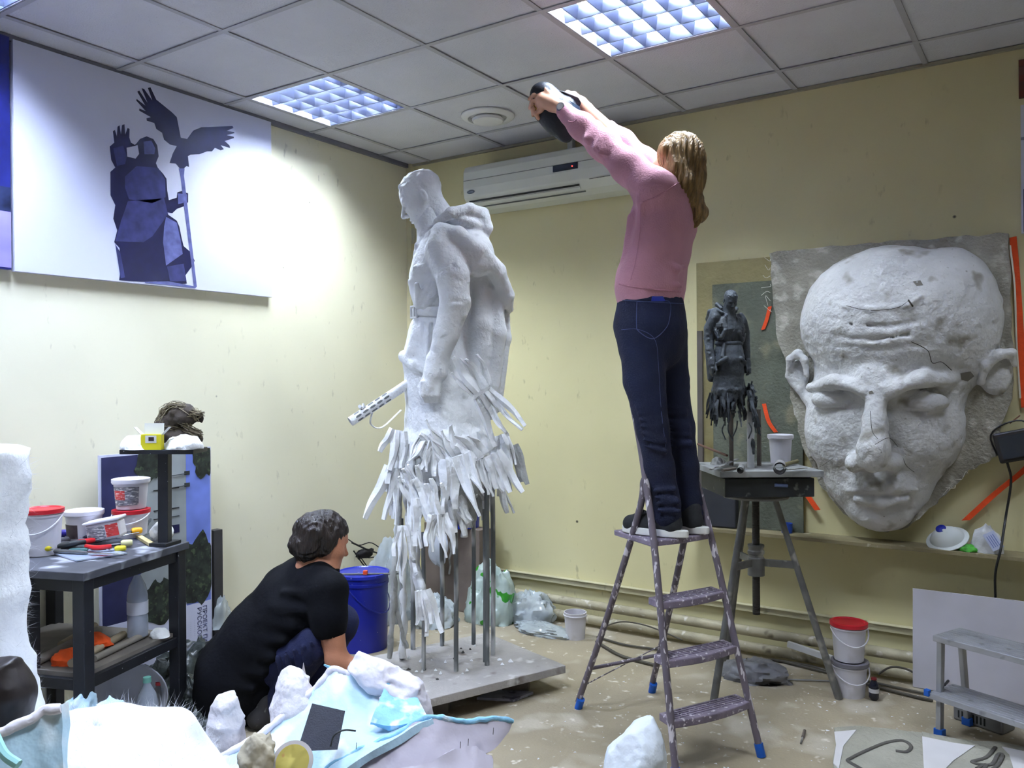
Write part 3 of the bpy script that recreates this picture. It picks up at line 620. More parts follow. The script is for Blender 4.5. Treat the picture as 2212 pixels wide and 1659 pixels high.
# sweatshirt
lo, hi = bounds([sL, sR, wL, wR, PD(1406, 650, 3.25)], .2); s = SDF(lo, hi, .0065)
s.loft([(PD(1404, 640, 3.25), .162, .118), (PD(1404, 625, 3.25), .170, .122), (PD(1408, 600, 3.25), .168, .120), (PD(1421, 540, 3.25), .160, .116), (PD(1434, 480, 3.25), .165, .118), (PD(1444, 432, 3.25), .16, .105), (PD(1452, 404, 3.25), .09, .07)], LT, .02)
s.chain([PD(1440, 430, 3.18), sL, (sL + eL) / 2, eL, (eL + wL) / 2, PD(1232, 252, 3.36)], [.07, .072, .062, .055, .048, .040], .035)
s.chain([PD(1446, 425, 3.30), sR, (sR + eR) / 2, eR, PD(1328, 292, 3.475)], [.07, .068, .058, .05, .043], .035)
s.cone(PD(1232, 252, 3.36), PD(1221, 241, 3.372), .037, .036, .004); s.cone(PD(1330, 294, 3.473), PD(1316, 280, 3.49), .040, .037, .004)
for a, b, r in (((1268, 300, 3.24), (1292, 268, 3.27), .016), ((1290, 320, 3.21), (1312, 290, 3.24), .017), ((1300, 332, 3.20), (1330, 300, 3.235), .014), ((1384, 440, 3.10), (1380, 520, 3.13), .012), ((1362, 470, 3.16), (1352, 560, 3.18), .012),
                ):
    s.cone(PD(a[0], a[1], a[2] + .004), PD(b[0], b[1], b[2] + .004), r * .8, r * .5, .03)
s.chain([PD(1388, 508, 3.115), PD(1402, 540, 3.115), PD(1432, 568, 3.125), PD(1462, 582, 3.14), PD(1480, 578, 3.17)], [.006, .012, .013, .012, .006], .014)
s.chain([PD(1350, 596, 3.17), PD(1380, 606, 3.125), PD(1430, 612, 3.125), PD(1470, 618, 3.15)], [.008, .012, .012, .008], .012)
s.ell(PD(1404, 655, 3.25), (.12, .12, .04), None, .01, 'sub')
top = s.make('sweatshirt', mPink, wo, disp=lambda v: .0022 * fbm(v * V(1, 1, .5), 26, 2., 2))
bv = bvh_of(top)
line_on(bv, [(1388, 437), (1420, 424), (1452, 404), (1470, 392)], .000, 26, .003, 'sleeve_seam', mPinkD, top)
line_on(bv, [(1384, 440), (1382, 500), (1374, 560), (1362, 605)], -.001, 26, .0025, 'side_seam', mPinkD, top)
line_on(bv, [(1338, 613), (1370, 620), (1420, 626), (1470, 630)], .000, 24, .0035, 'hem_seam', mPinkD, top)
line_on(bv, [(1246, 258), (1238, 264), (1228, 262), (1226, 268)][:3], .0, 8, .003, 'cuff_seam', mPinkD, top)
# jeans
lo, hi = bounds([hipL, hipR, anL, anR, pel], .2); s = SDF(lo, hi, .0065)
s.loft([(PD(1405, 636, 3.25), .150, .108), (PD(1406, 665, 3.25), .160, .118), (PD(1405, 705, 3.25), .175, .128), (PD(1408, 745, 3.25), .165, .118)], LT, .02)
s.chain([PD(1386, 735, 3.175), PD(1392, 820, 3.175), knL, PD(1424, 1010, 3.195), PD(1440, 1085, 3.205), PD(1442, 1112, 3.205)], [.088, .078, .061, .056, .051, .053], .02)
s.chain([PD(1436, 735, 3.32), PD(1444, 820, 3.32), knR, PD(1478, 1010, 3.305), PD(1487, 1080, 3.30), PD(1489, 1108, 3.30)], [.088, .078, .061, .055, .05, .052], .02)
for sg, d in ((1, 3.13), (-1, 3.25)):
    for i in range(7):
        yy = 880 + i * 14; x0 = 1378 + (yy - 880) * .18 + (0 if sg > 0 else 56)
        s.cone(PD(x0, yy, d), PD(x0 + 44, yy + random.uniform(-10, 14), d), .006, .009, .012)
    for i in range(4):
        yy = 1060 + i * 14; x0 = (1414 if sg > 0 else 1462) + i * 3
        s.cone(PD(x0, yy, d + .02), PD(x0 + 44, yy + random.uniform(-6, 10), d + .02), .007, .010, .012)
jn = s.make('jeans', mJean, wo, disp=lambda v: .0018 * fbm(v, 28, 4., 2)); bv = bvh_of(jn)
line_on(bv, [(1376, 652), (1375, 700), (1380, 716), (1410, 732), (1436, 712), (1446, 690), (1447, 653), (1420, 652), (1376, 652)], .0, 50, .0016, 'pocket_stitching', mStitch, jn)
line_on(bv, [(1340, 648), (1400, 652), (1476, 656)], .0, 24, .0018, 'waistband_seam', mStitch, jn)
line_on(bv, [(1342, 712), (1380, 712), (1415, 735), (1423, 800), (1428, 880), (1440, 980)], -.001, 40, .0016, 'seat_seam', mStitch, jn)
q = [on(bv, *p, .004) for p in ((1408, 641), (1430, 641), (1436, 651), (1406, 651))]
if all(x is not None for x in q): B().prism(q, -.003 * fw).make('pocket_wallet', mat('blue wallet', (28, 48, 150), .5), wo)
# shoes
mShoe = mat('black suede', (38, 40, 44), .9, var=.15, bump=.2, bs=90); mSole = mat('white rubber sole', (226, 226, 226), .5)
for nm, (hx, hy) in (('left', (2.500, -1.375)), ('right', (2.540, -1.262))):
    z0 = .818; lo = V(hx - .32, hy - .08, z0 - .01); s = SDF(lo, V(hx + .06, hy + .08, z0 + .13), .004)
    s.chain([V(hx - .03, hy, z0 + .045), V(hx - .11, hy, z0 + .045), V(hx - .2, hy, z0 + .035)], [.036, .036, .034], .02); s.cone(V(hx - .03, hy, z0 + .05), V(hx - .03, hy, z0 + .095), .036, .034, .02)
    s.cone(V(hx - .06, hy, z0 + .08), V(hx - .16, hy, z0 + .05), .03, .03, .02)
    s.box(V(hx - .1, hy, z0 - .02), (.5, .3, .06), None, .001, .001, 'sub')
    sh = s.make('shoe', mShoe, wo)
    out = []
    for t in np.linspace(0, 2 * math.pi, 40, endpoint=False): out.append(V(hx - .1 + .138 * math.cos(t), hy + (.040 + .004 * math.cos(t + math.pi)) * math.sin(t) * (1 if abs(math.cos(t)) < .8 else 1.05), z0))
    B().prism(out, (0, 0, .028)).make('sole', mSole, sh, bev=.004)
    for i in range(4): B().tube([V(hx - .10 - .02 * i, hy - .018, z0 + .098 - .008 * i), V(hx - .108 - .02 * i, hy, z0 + .106 - .008 * i), V(hx - .10 - .02 * i, hy + .018, z0 + .098 - .008 * i)], .0035, 6).make('lace', mBlack, sh)
# hair
mHair = mat('streaked blonde hair', (140, 112, 70), .45, var=.55, vs=9, detail=3, bump=.9, bs=22, stretch=(9, 9, .7), spec=.4)
lo, hi = bounds([hc, PD(1505, 480, 3.25), PD(1440, 300, 3.25)], .13); s = SDF(lo, hi, .005)
P_ = lambda x, y, z: hc + (hf * x + hl * y + hu * z) * .215
R_ = np.stack([hf, hl, hu], 1)
s.ell(P_(-.07, 0, .13), np.array((.45, .37, .42)) * .215, R_, .01)
s.chain([PD(1470, 330, 3.24), PD(1488, 385, 3.22), PD(1494, 425, 3.20), PD(1508, 460, 3.19), PD(1502, 486, 3.19)], [.075, .056, .034, .028, .010], .03)
s.chain([PD(1450, 330, 3.19), PD(1458, 372, 3.165), PD(1476, 396, 3.15), PD(1490, 428, 3.16)], [.05, .044, .034, .02], .03)
s.chain([PD(1462, 330, 3.33), PD(1474, 390, 3.34), PD(1490, 430, 3.28)], [.06, .055, .03], .03)
s.ell(P_(.40, 0, -.14), np.array((.36, .42, .34)) * .215, R_, .02, 'sub')
s.make('hair', mHair, wo, disp=lambda v: .004 * np.sin((v @ (LT * .7 + FR * .3) + .2 * v @ nrm(V(.3, .3, 1))) * 420 + 3 * noise3(v, 14)) + .003 * noise3(v * V(1, 1, .25), 70))
# watch, bracelet, ring
wd = nrm(wL - eL); wp = wL - wd * .012; fr = axis_frame(wd)
B().lathe([(.0275, -.007), (.030, -.006), (.030, .006), (.0275, .007)], wp, fr, 24).make('watch_strap', mat('silver strap', (186, 200, 206), .25, metal=.7), wo, smooth=True)
nn = nrm(-ray(1190, 245)); nn = nrm(nn - wd * (nn @ wd)); wc = wp + nn * .031
B().lathe([(0, -.003), (.017, -.003), (.018, .003), (.014, .005), (0, .005)], wc, axis_frame(nn), 22).make('watch_case', mat('watch steel', (176, 176, 180), .2, metal=.8), wo, smooth=True)
B().lathe([(0, .0052), (.0125, .0055)], wc, axis_frame(nn), 20).make('watch_dial', mat('watch dial', (206, 206, 210), .4), wo)
rp = PD(1157, 232, 3.4345); B().lathe([(.0105, -.002), (.0125, -.002), (.0125, .002), (.0105, .002)], rp, axis_frame(PD(1165, 226, 3.43) - PD(1151, 236, 3.44)), 16).make('ring', mat('gold', (210, 170, 90), .2, metal=1), wo)
# dark case in her hands
mBag = mat('dark nylon', (20, 24, 34), .55, var=.25, vs=10, bump=.3, bs=80)
ba = thing('equipment_case', PD(1205, 270, 3.47), 'dark rounded soft case held up to the ceiling by the woman', 'case')
lo, hi = bounds([PD(1165, 200, 3.47), PD(1225, 280, 3.5), PD(1255, 220, 3.5)], .13); s = SDF(lo, hi, .005)
a1 = nrm(PD(1222, 284, 3.47) - PD(1166, 206, 3.47))
s.chain([PD(1172, 212, 3.475), PD(1186, 232, 3.475), PD(1206, 262, 3.475), PD(1222, 288, 3.48)], [.052, .062, .056, .038], .03)
s.chain([PD(1190, 205, 3.49), PD(1222, 232, 3.50), PD(1248, 266, 3.51)], [.036, .04, .032], .03)
s.ell(PD(1172, 196, 3.46), (.04, .04, .03), None, .03)
s.rough(.003, 24); s.make('shell', mBag, ba)
fl_ = [PD(1196, 196, 3.455), PD(1214, 195, 3.46), PD(1250, 210, 3.47), PD(1256, 222, 3.48), PD(1250, 232, 3.49), PD(1226, 212, 3.475)]
B().prism(fl_, fw * .09).make('flap', mBag, ba, bev=.004)
B().prism([PD(1228, 216, 3.452), PD(1252, 230, 3.462), PD(1258, 252, 3.47), PD(1246, 248, 3.465)], fw * .01).make('glossy_panel', mat('clear pocket', (70, 92, 112), .08, var=.5, vs=30, spec=.8), ba)
# ---------------- man
ma = thing('person', V(.95, -2.02, 0), 'dark-haired man in a black T-shirt crouching beside the statue board', 'person')
f2 = nrm(Rr * .78 + Ff * .62); l2 = nrm(Rr * -.62 + Ff * .78)          # his front, his left
hc = PD(704, 1168, 3.56); hf = nrm(Rr * .80 + Ff * .50 - Uu * .30); hl = nrm(np.cross(V(0, 0, 1), hf)); hu = nrm(np.cross(hf, hl))
pe = PD(520, 1462, 3.55); ch = PD(650, 1285, 3.55); nb = PD(692, 1228, 3.55)
sR, eR, wR = PD(706, 1278, 3.40), PD(727, 1425, 3.345), PD(872, 1512, 3.36)
sL, eL, wL = PD(690, 1270, 3.70), PD(704, 1385, 3.72), PD(752, 1436, 3.66)
hpR, knR, anR = PD(545, 1450, 3.50), PD(676, 1392, 3.40), PD(588, 1540, 3.45)
hpL, knL, anL = PD(540, 1450, 3.64), PD(735, 1345, 3.66), PD(660, 1520, 3.66)
lo, hi = bounds([hc + .16, pe, anR, anL, eR, PD(925, 1535, 3.35), knL, wL], .16); s = SDF(lo, hi, .0075)
head_sdf(s, hc, hf, hu, hl, .235, hair=False, neck=(-.16, 0, -.75))
s.loft([(pe, .14, .11), (PD(580, 1372, 3.55), .14, .11), (ch, .15, .11), (nb, .08, .07)], l2, .04)
s.chain([nb, sR, (sR + eR) / 2, eR, (eR + wR) / 2, wR], [.06, .056, .05, .043, .042, .028], .02); s.chain([nb, sL, eL, wL], [.06, .056, .042, .028], .02)
s.chain([pe, hpR, knR, anR], [.1, .085, .055, .038], .03); s.chain([pe, hpL, knL, anL], [.1, .085, .055, .038], .03)
kn = PD(893, 1524, 3.345)
HND(s, wR, kn, [[PD(900, 1516, 3.345), PD(914, 1516, 3.34), PD(924, 1520, 3.345)], [PD(901, 1524, 3.34), PD(914, 1526, 3.335), PD(921, 1532, 3.34)], [PD(898, 1532, 3.335), PD(910, 1537, 3.33), PD(914, 1544, 3.335)],
                [PD(894, 1538, 3.335), PD(902, 1545, 3.33), PD(905, 1551, 3.335)]], [PD(882, 1510, 3.35), PD(896, 1502, 3.355), PD(908, 1502, 3.36)])
kn = PD(772, 1450, 3.65)
HND(s, wL, kn, [[PD(778, 1446, 3.65), PD(790, 1450, 3.645), PD(796, 1458, 3.645)], [PD(777, 1453, 3.645), PD(788, 1458, 3.64), PD(793, 1466, 3.64)], [PD(775, 1459, 3.64), PD(784, 1465, 3.635), PD(788, 1472, 3.635)], [PD(770, 1462, 3.64), PD(777, 1469, 3.635), PD(780, 1475, 3.635)]],
    [PD(762, 1440, 3.645), PD(774, 1438, 3.64), PD(782, 1441, 3.64)])
s.make('body', mSkinM, ma)
lo, hi = bounds([pe, nb, sR, sL, PD(440, 1470, 3.55), PD(716, 1365, 3.38)], .2); s = SDF(lo, hi, .008)
s.loft([(PD(498, 1500, 3.55), .185, .15), (PD(518, 1458, 3.55), .20, .178), (PD(575, 1380, 3.55), .19, .178), (PD(636, 1300, 3.55), .195, .15), (PD(672, 1256, 3.55), .165, .105), (PD(694, 1226, 3.55), .085, .075)], l2, .03)
s.chain([PD(680, 1262, 3.46), sR, PD(712, 1330, 3.375), PD(713, 1358, 3.37)], [.075, .076, .064, .062], .05); s.chain([PD(680, 1262, 3.64), sL, PD(700, 1345, 3.715)], [.075, .075, .064], .05)
for i in range(7): s.cone(PD(470 + i * 24, 1470 - i * 32, 3.40), PD(545 + i * 22, 1490 - i * 34, 3.36), .006, .012, .03)
s.ell(PD(715, 1378, 3.365), (.05, .05, .03), None, .006, 'sub')
s.make('t_shirt', mBlack, ma, disp=lambda v: .004 * fbm(v, 12, 1., 2))
lo, hi = bounds([pe, knR, knL, anR, anL], .18); s = SDF(lo, hi, .008)
s.chain([PD(520, 1465, 3.52), hpR, knR], [.11, .098, .075], .03); s.chain([knR, (knR + anR) / 2, anR], [.072, .062, .052], .02)
s.chain([PD(520, 1465, 3.58), hpL, knL], [.11, .098, .078], .03); s.chain([knL, (knL + anL) / 2, anL], [.074, .062, .052], .02)
for i in range(5): s.cone(PD(600 + i * 18, 1420 - i * 8, 3.31), PD(612 + i * 18, 1470 - i * 12, 3.33), .008, .012, .015)
s.make('jeans', mat('blue denim', (17, 24, 58), .9, var=.3, vs=7, bump=.3, bs=140), ma, disp=lambda v: .004 * fbm(v, 16, 6., 2))
for an in (anR, anL):
    s = SDF(V(an[0], an[1], 0) - V(.24, .24, .012), V(an[0], an[1], 0) + V(.24, .24, .14), .006); c = V(an[0], an[1], 0)
    s.chain([c - f2 * .06 + Uu * .045, c + f2 * .08 + Uu * .045, c + f2 * .17 + Uu * .036], [.045, .043, .036], .02); s.cone(c - f2 * .03 + Uu * .05, c - f2 * .03 + Uu * .1, .045, .042, .02); s.box(c - Uu * .03, (.6, .6, .066), None, .001, .001, 'sub')
    s.make('shoe', mat('worn black shoe', (34, 32, 34), .7, var=.3, splat=(120, 118, 116), splat_s=30, splat_t=.64), ma)
P_ = lambda x, y, z: hc + (hf * x + hl * y + hu * z) * .235
R_ = np.stack([hf, hl, hu], 1); s = SDF(hc - .2, hc + .2, .005)
s.ell(P_(-.08, 0, .14), np.array((.435, .355, .40)) * .235, R_, .01); s.chain([P_(-.3, -.12, .1), P_(-.34, -.1, -.18), P_(-.28, -.08, -.36)], [.07, .055, .02], .03); s.chain([P_(-.3, .12, .1), P_(-.34, .1, -.18), P_(-.28, .08, -.36)], [.07, .055, .02], .03)
s.chain([P_(-.06, -.28, .08), P_(-.08, -.30, -.1), P_(-.14, -.26, -.24)], [.03, .022, .012], .02); s.chain([P_(-.06, .28, .08), P_(-.08, .30, -.1), P_(-.14, .26, -.24)], [.03, .022, .012], .02)
s.ell(P_(.42, 0, -.12), np.array((.34, .42, .34)) * .235, R_, .02, 'sub')
s.make('hair', mat('dark brown hair', (34, 26, 22), .45, var=.4, vs=8, bump=.8, bs=20, stretch=(6, 6, 1), spec=.5), ma, disp=lambda v: .0025 * np.sin((v @ nrm(hl + .3 * hf)) * 380 + 5 * noise3(v, 9)) + .005 * noise3(v, 45))
# ================================================================== stepladder
mLad = mat('spattered ladder paint', (106, 98, 108), .5, var=.12, vs=10, bump=.15, bs=60, splat=(204, 198, 206), splat_s=60, splat_t=.58, stretch=(1, 1, .3), soft=.03)
mTread = mat('spattered tread', (128, 118, 136), .55, var=.2, vs=16, bump=.3, bs=60, splat=(214, 208, 218), splat_s=60, splat_t=.61, soft=.05)
mBlueCap = mat('blue plastic', (24, 92, 190), .4)
bk = nrm(V(-.845, .536, 0)); LL = lambda z: V(2.584 - .172 * z, -1.618 + .163 * z, z) + bk * max(0, z - .95) * .14; RRl = lambda z: V(2.774 - .255 * z, -1.26 + .047 * z, z) + bk * max(0, z - .95) * .14
la = thing('step_ladder', V(2.37, -1.244, 0), 'paint-spattered grey stepladder the woman stands on', 'ladder')
arch = [LL(z) for z in (.03, .4, .815, 1.1, 1.27, 1.335)] + [LL(1.36) * .82 + RRl(1.36) * .18 + V(0, 0, .018), (LL(1.37) + RRl(1.37)) / 2 + V(0, 0, .022), LL(1.36) * .18 + RRl(1.36) * .82 + V(0, 0, .018)] + [RRl(z) for z in (1.335, 1.27, 1.1, .815, .4, .03)]
B().tube(spl(arch, 70), .0135, 12).make('front_rail', mLad, la, smooth=True)
BLf, BRf = V(1.968, -1.221, 0), V(2.159, -.877, 0)
jL, jR = LL(1.03), RRl(1.03)
B().tube(spl([BLf + V(0, 0, .03), BLf * .55 + jL * .45 - V(0, 0, .02), BLf * .1 + jL * .9 - V(0, 0, .02), BLf * .035 + jL * .965 + V(0, 0, .035), jL], 30), .0135, 12).make('rear_leg', mLad, la, smooth=True)
B().tube(spl([BRf + V(0, 0, .03), BRf * .55 + jR * .45 - V(0, 0, .02), BRf * .1 + jR * .9 - V(0, 0, .02), BRf * .035 + jR * .965 + V(0, 0, .035), jR], 30), .0135, 12).make('rear_leg', mLad, la, smooth=True)
def on_leg(f, j, z): t = z / j[2]; return f * (1 - t) + j * t
B().tube([on_leg(BLf, jL, .2), on_leg(BRf, jR, .2)], .008, 10).make('cross_bar', mLad, la, smooth=True)
B().tube([on_leg(BLf, jL, .12), on_leg(BRf, jR, .25)], .0025, 6).make('cross_wire', mLad, la)
for f, up_ in ((LL(0), LL(.05)), (RRl(0), RRl(.05)), (BLf, on_leg(BLf, jL, .05)), (BRf, on_leg(BRf, jR, .05))):
    B().tube([f, f + (up_ - f) * .95], .017, 12).make('rubber_foot', mBlueCap, la, smooth=True)
for z in (.20, .40, .60):
    l, r = LL(z), RRl(z); wv = nrm(r - l); b = -bk; L_ = np.linalg.norm(r - l); pr_ = []
    for t in np.linspace(0, 1, 9): pr_.append(l + wv * L_ * t + b * (.012 + .022 * math.sin(math.pi * t)) - V(0, 0, .028))
    pr_ += [r + bk * .075 - V(0, 0, .028), l + bk * .075 - V(0, 0, .028)]
    td = B().prism(pr_, (0, 0, .028)).make('tread', mTread, la, bev=.004)
    for k in range(5): B().bar(l + wv * .02 + bk * (.06 - .014 * k) + V(0, 0, .001), r - wv * .02 + bk * (.06 - .014 * k) + V(0, 0, .001), .006, .003).make('tread_rib', mTread, td)
l, r = LL(.815), RRl(.815); b = -bk; wv = nrm(r - l)
pf = [l - wv * .012 + b * .0, (l + r) / 2 + b * .015, r + wv * .012, r + wv * .012 + bk * .27, l - wv * .012 + bk * .27]
pl = B().prism([x - V(0, 0, .022) for x in pf], (0, 0, .022)).make('platform', mTread, la, bev=.005)
# ================================================================== modelling stand with the small dark figure
mSteel = mat('dusty steel', (112, 112, 110), .5, metal=.35, var=.25, vs=12, bump=.3, bs=50, splat=(168, 166, 158), splat_s=14, splat_t=.6)
mStB = mat('blackened wood', (38, 42, 46), .6, var=.3, vs=8, splat=(120, 122, 120), splat_s=24, splat_t=.66)
sc_ = V(2.545, -.575, 0); ts = thing('modelling_stand', sc_, 'tripod modelling stand with square top carrying the small dark figure', 'stand')
ZT = 1.02
fe = [V(2.89, -.511, 0), V(2.449, -.885, 0), V(2.31, -.33, 0)]
for f in fe:
    d = nrm(f - sc_); t0 = sc_ + d * .085 + V(0, 0, .875)
    B().tube([f + V(0, 0, .0), f * .5 + t0 * .5, t0], [.017, .015, .013], 12).make('leg', mSteel, ts, smooth=True)
    e = f + (t0 - f) * (.58 / .875); B().bar(V(sc_[0], sc_[1], .58) + d * .03, e, .010, .034).make('spoke', mSteel, ts, bev=.002)
B().tube([sc_ + V(0, 0, .34), sc_ + V(0, 0, .88)], .017, 16).make('screw_column', mat('oily thread', (54, 52, 50), .4, metal=.5, bump=.6, bs=80, stretch=(.2, .2, 3)), ts, smooth=True)
B().lathe([(.019, .52), (.038, .52), (.038, .60), (.033, .605), (.033, .615), (.038, .62), (.038, .632), (.033, .637), (.033, .645), (.037, .65), (.037, .66), (.019, .66)], sc_, n=24).make('collar', mSteel, ts, smooth=True)
B().lathe([(0, .875), (.145, .878), (.15, .888), (.145, .9), (0, .9)], sc_, n=32).make('turntable', mSteel, ts, smooth=True)
Rq = np.stack([nrm(Rr + Ff * .06), nrm(Ff - Rr * .06), Uu], 1)
B().box(sc_ + V(0, 0, .943) + Rq @ V(.0, 0, 0), (.40, .36, .082), Rq).make('drawer_box', mStB, ts, bev=.003)
B().box(sc_ + V(0, 0, ZT - .014), (.46, .42, .028), Rq).make('top', mat('plaster-dusted top', (150, 152, 152), .8, var=.3, vs=7, splat=(86, 88, 90), splat_s=12, splat_t=.58), ts, bev=.003)
B().tube([sc_ + Rq @ V(.02, -.186, .955), sc_ + Rq @ V(.075, -.188, .953)], .008, 10).make('drawer_pull', mat('blue grey pull', (96, 112, 150), .4), ts)
# small figure (a reduced dark copy of the statue's modelling)
mClay = mat('dark modelling clay', (58, 64, 70), .65, var=.2, vs=30, bump=.3, bs=90)
kS = .345; fc = PZ(1600, 1012, ZT); fc = V(fc[0], fc[1], ZT); fg = thing('clay_figure', fc, 'small dark clay figure of a cloaked man standing on the modelling stand', 'figurine')
Mx = Matrix.Translation(V(0, 0, -.12 * kS).tolist()) @ Matrix.Rotation(math.radians(96), 4, 'Z') @ Matrix.Scale(kS, 4)
cnt = 0
for o in [x for x in bpy.data.objects if x.parent == st]:
    nm = o.name.split('.')[0]
    if nm in ('body', 'head', 'ragged_core', 'belt') or nm in ('tatter', 'spike') :
        me = o.data.copy(); me.transform(Mx); me.materials.clear(); me.materials.append(mClay); c = bpy.data.objects.new(nm, me); COL.objects.link(c); c.parent = fg
mWood = mat('old stick', (92, 84, 76), .8, var=.25, vs=12, bump=.3)
B().tube([PZ(1622, 1010, ZT), PZ(1622, 1010, ZT) + V(0, 0, .30)], .016, 14).make('support_pipe', mat('white plastic pipe', (206, 208, 212), .4, var=.08), fg, smooth=True)
for a in (1580, 1640): B().bar(PZ(a, 1006, ZT), PZ(a, 1006, ZT) + V(0, 0, .26), .016, .016).make('support_post', mWood, fg)
for i in range(9):
    a = i / 9 * 2 * math.pi; q = fc + V(.07 * math.cos(a), .07 * math.sin(a), .22 + .04 * math.sin(i * 2)); B().tube(spl([q, q + V(.012 * math.sin(i), .012 * math.cos(i), -.03), q + V(.02 * math.cos(i), .0, -.07)], 8), .003, 6).make('wire_end', mClay, fg, smooth=True)
# things lying on the stand top
def lie(name, pts, r, m, label, cat, n=12, group=None, cap=True, flat=1.): return B().tube(pts, r, n, cap=cap, flat=flat).make(name, m, smooth=True, label=label, cat=cat, group=group)
mTool = mat('plastered tool', (140, 140, 138), .7, var=.35, vs=22, splat=(60, 60, 62), splat_s=20, splat_t=.6)
p = lambda a, b, dz=.012: PZ(a, b, ZT + dz)
ax = nrm(V(*(p(1668, 1004) - p(1680, 1016))[:2], 0))
cpp = p(1684, 1012, .026); b = B(); dd = nrm(-ray(1684, 1010)); dd = nrm(V(dd[0], dd[1], 0) + .0 * Uu)
b.tube([cpp + dd * .0, cpp - dd * .12], .026, 20, cap=False).tube([cpp + dd * .0, cpp - dd * .12], .020, 20, cap=False)
b.make('pipe_offcut', mat('grey pipe', (146, 144, 146), .6, var=.2, splat=(90, 88, 88), splat_t=.6), smooth=True, label='short wide grey pipe offcut with its open end forward', cat='pipe')
cpp = p(1599, 1016, .015); b = B().tube([cpp, cpp - dd * .14], .014, 16, cap=False).tube([cpp, cpp - dd * .14], .010, 16, cap=False); b.make('pipe_offcut', mTool, smooth=True, label='thin grey pipe offcut on the stand beside the figure', cat='pipe')
lie('modelling_tool', [p(1536, 1014), p(1570, 1002)], .008, mTool, 'pale plastered spatula at the near left corner of the stand top', 'tool', flat=.4)
lie('modelling_tool', [p(1548, 1010, .02), p(1592, 992, .02)], .010, mTool, 'broad plaster-caked scraper lying across other tools', 'tool', flat=.35)
lie('modelling_tool', [p(1560, 1016, .01), p(1588, 1012, .01)], .007, mWood, 'short dark wooden tool beside the thin pipe', 'tool')
lie('modelling_tool', [p(1700, 1014, .01), p(1742, 1010, .012)], .007, mTool, 'grey tool sticking over the edge of the stand top', 'tool', flat=.5)
lie('modelling_tool', [p(1694, 1004, .01), p(1722, 996, .012)], .009, mat('yellow stick', (120, 112, 80), .7), 'yellowish rounded stick next to the wide pipe', 'tool')
q0 = p(1508, 985, .0); lie('modelling_tool', [V(q0[0], q0[1], ZT + .062), p(1570, 984, .058)], .006, mat('rusty bar', (84, 56, 46), .7), 'rusty brown bar resting across the clutter behind the tools', 'tool', flat=1)
# crumpled scraps
def crumple(c, r, name, m, label, cat, seed, amp=.35, h=None, fr=8, sq=(1, 1, 1), parent=None, flatb=True, kind=None):
    c = np.asarray(c, float); n, k = (30, 18) if r < .09 else (56, 34); th = np.arange(n) * 2 * math.pi / n; ph = np.linspace(-math.pi / 2, math.pi / 2, k)
    D_ = np.array([[math.cos(b_) * math.cos(a), math.cos(b_) * math.sin(a), math.sin(b_)] for b_ in ph for a in th])
    q = D_ * np.asarray(sq) * r; u = D_ * 1.0
    g = fbm(u, 1.6, seed * 3.1, 2) * .6 + (1 - 2 * np.abs(noise3(u, 2.6 * fr / 8, seed * 1.7))) * .35 + (1 - 2 * np.abs(noise3(u, 5.5 * fr / 8, seed * 2.3))) * .16
    q = q * (1 + amp * .8 * g)[:, None]
    if flatb: q[:, 2] = np.maximum(q[:, 2], 0)
    f = [(i * n + j, i * n + (j + 1) % n, (i + 1) * n + (j + 1) % n, (i + 1) * n + j) for i in range(k - 1) for j in range(n)]
    return B().add(q + c, f).make(name, m, parent, smooth=True, ang=50, label=label, cat=cat, kind=kind)
crumple(p(1552, 1004, .0), .035, 'plaster_scrap', mTool, 'small heap-shaped grey plaster scrap on the stand top', 'scrap', 3)
# ================================================================== giant face relief
mFace = mat('grey-white relief plaster', (206, 206, 208), .88, var=.16, vs=5, bump=.7, bs=45, splat=(150, 146, 138), splat_s=9, splat_t=.60, splat2=(120, 116, 108), splat2_s=60, splat2_t=.70)
fa = thing('face_relief', PY(1920, 1140, -.1), 'giant white plaster relief of a frowning man\'s face against the wall', 'sculpture')
def FP(a, b, y):      # the head is bowed: the brow stands farther out than the chin
    return PY(a, b, y - .15 * (PY(a, b, y)[2] - 1.35))
out = [(1663, 545), (1720, 538), (1800, 533), (1900, 524), (2000, 518), (2090, 510), (2178, 504), (2182, 600), (2184, 700), (2190, 780), (2184, 860), (2162, 930), (2152, 985), (2120, 1004), (2092, 1016), (2066, 1044), (2050, 1062), (2010, 1100), (1960, 1140), (1900, 1150), (1850, 1132), (1800, 1085), (1768, 1040), (1745, 990), (1725, 930), (1706, 860), (1702, 800), (1690, 760), (1678, 720), (1668, 640)]
op = []
for (a, b_), (c, d) in zip(out, out[1:] + out[:1]):
    for t in (0, .25, .5, .75): op.append((a + (c - a) * t + random.uniform(-3, 3), b_ + (d - b_) * t + random.uniform(-3, 3)))
B().prism([PY(a, b_, -.075) for a, b_ in op], (0, .04, 0)).make('backing_slab', mat('rough grey slab', (150, 146, 134), .95, var=.25, vs=7, bump=.9, bs=70, splat=(188, 184, 174), splat_s=14, splat_t=.56), fa)
s = SDF(V(2.4, -.56, .60), V(3.62, -.03, 2.14), .0078)
s.ell(FP(1920, 690, -.05), (.405, .27, .345), None, .02); s.ell(FP(1908, 880, -.05), (.35, .235, .36), None, .08); s.ell(FP(1900, 1000, -.06), (.28, .20, .30), None, .06)
for a_, b_ in ((1800, 940), (2010, 945)): s.ell(FP(a_, b_, -.13), (.12, .10, .14), None, .10)
s.ell(FP(1903, 1108, -.17), (.13, .085, .085), None, .06)
s.ell(FP(2070, 690, -.03), (.17, .11, .30), None, .14)
s.chain([FP(1752, 838, -.20), FP(1800, 826, -.285), FP(1858, 846, -.315)], [.024, .036, .034], .03); s.chain([FP(1928, 846, -.315), FP(1990, 818, -.29), FP(2052, 822, -.19)], [.034, .038, .026], .03)
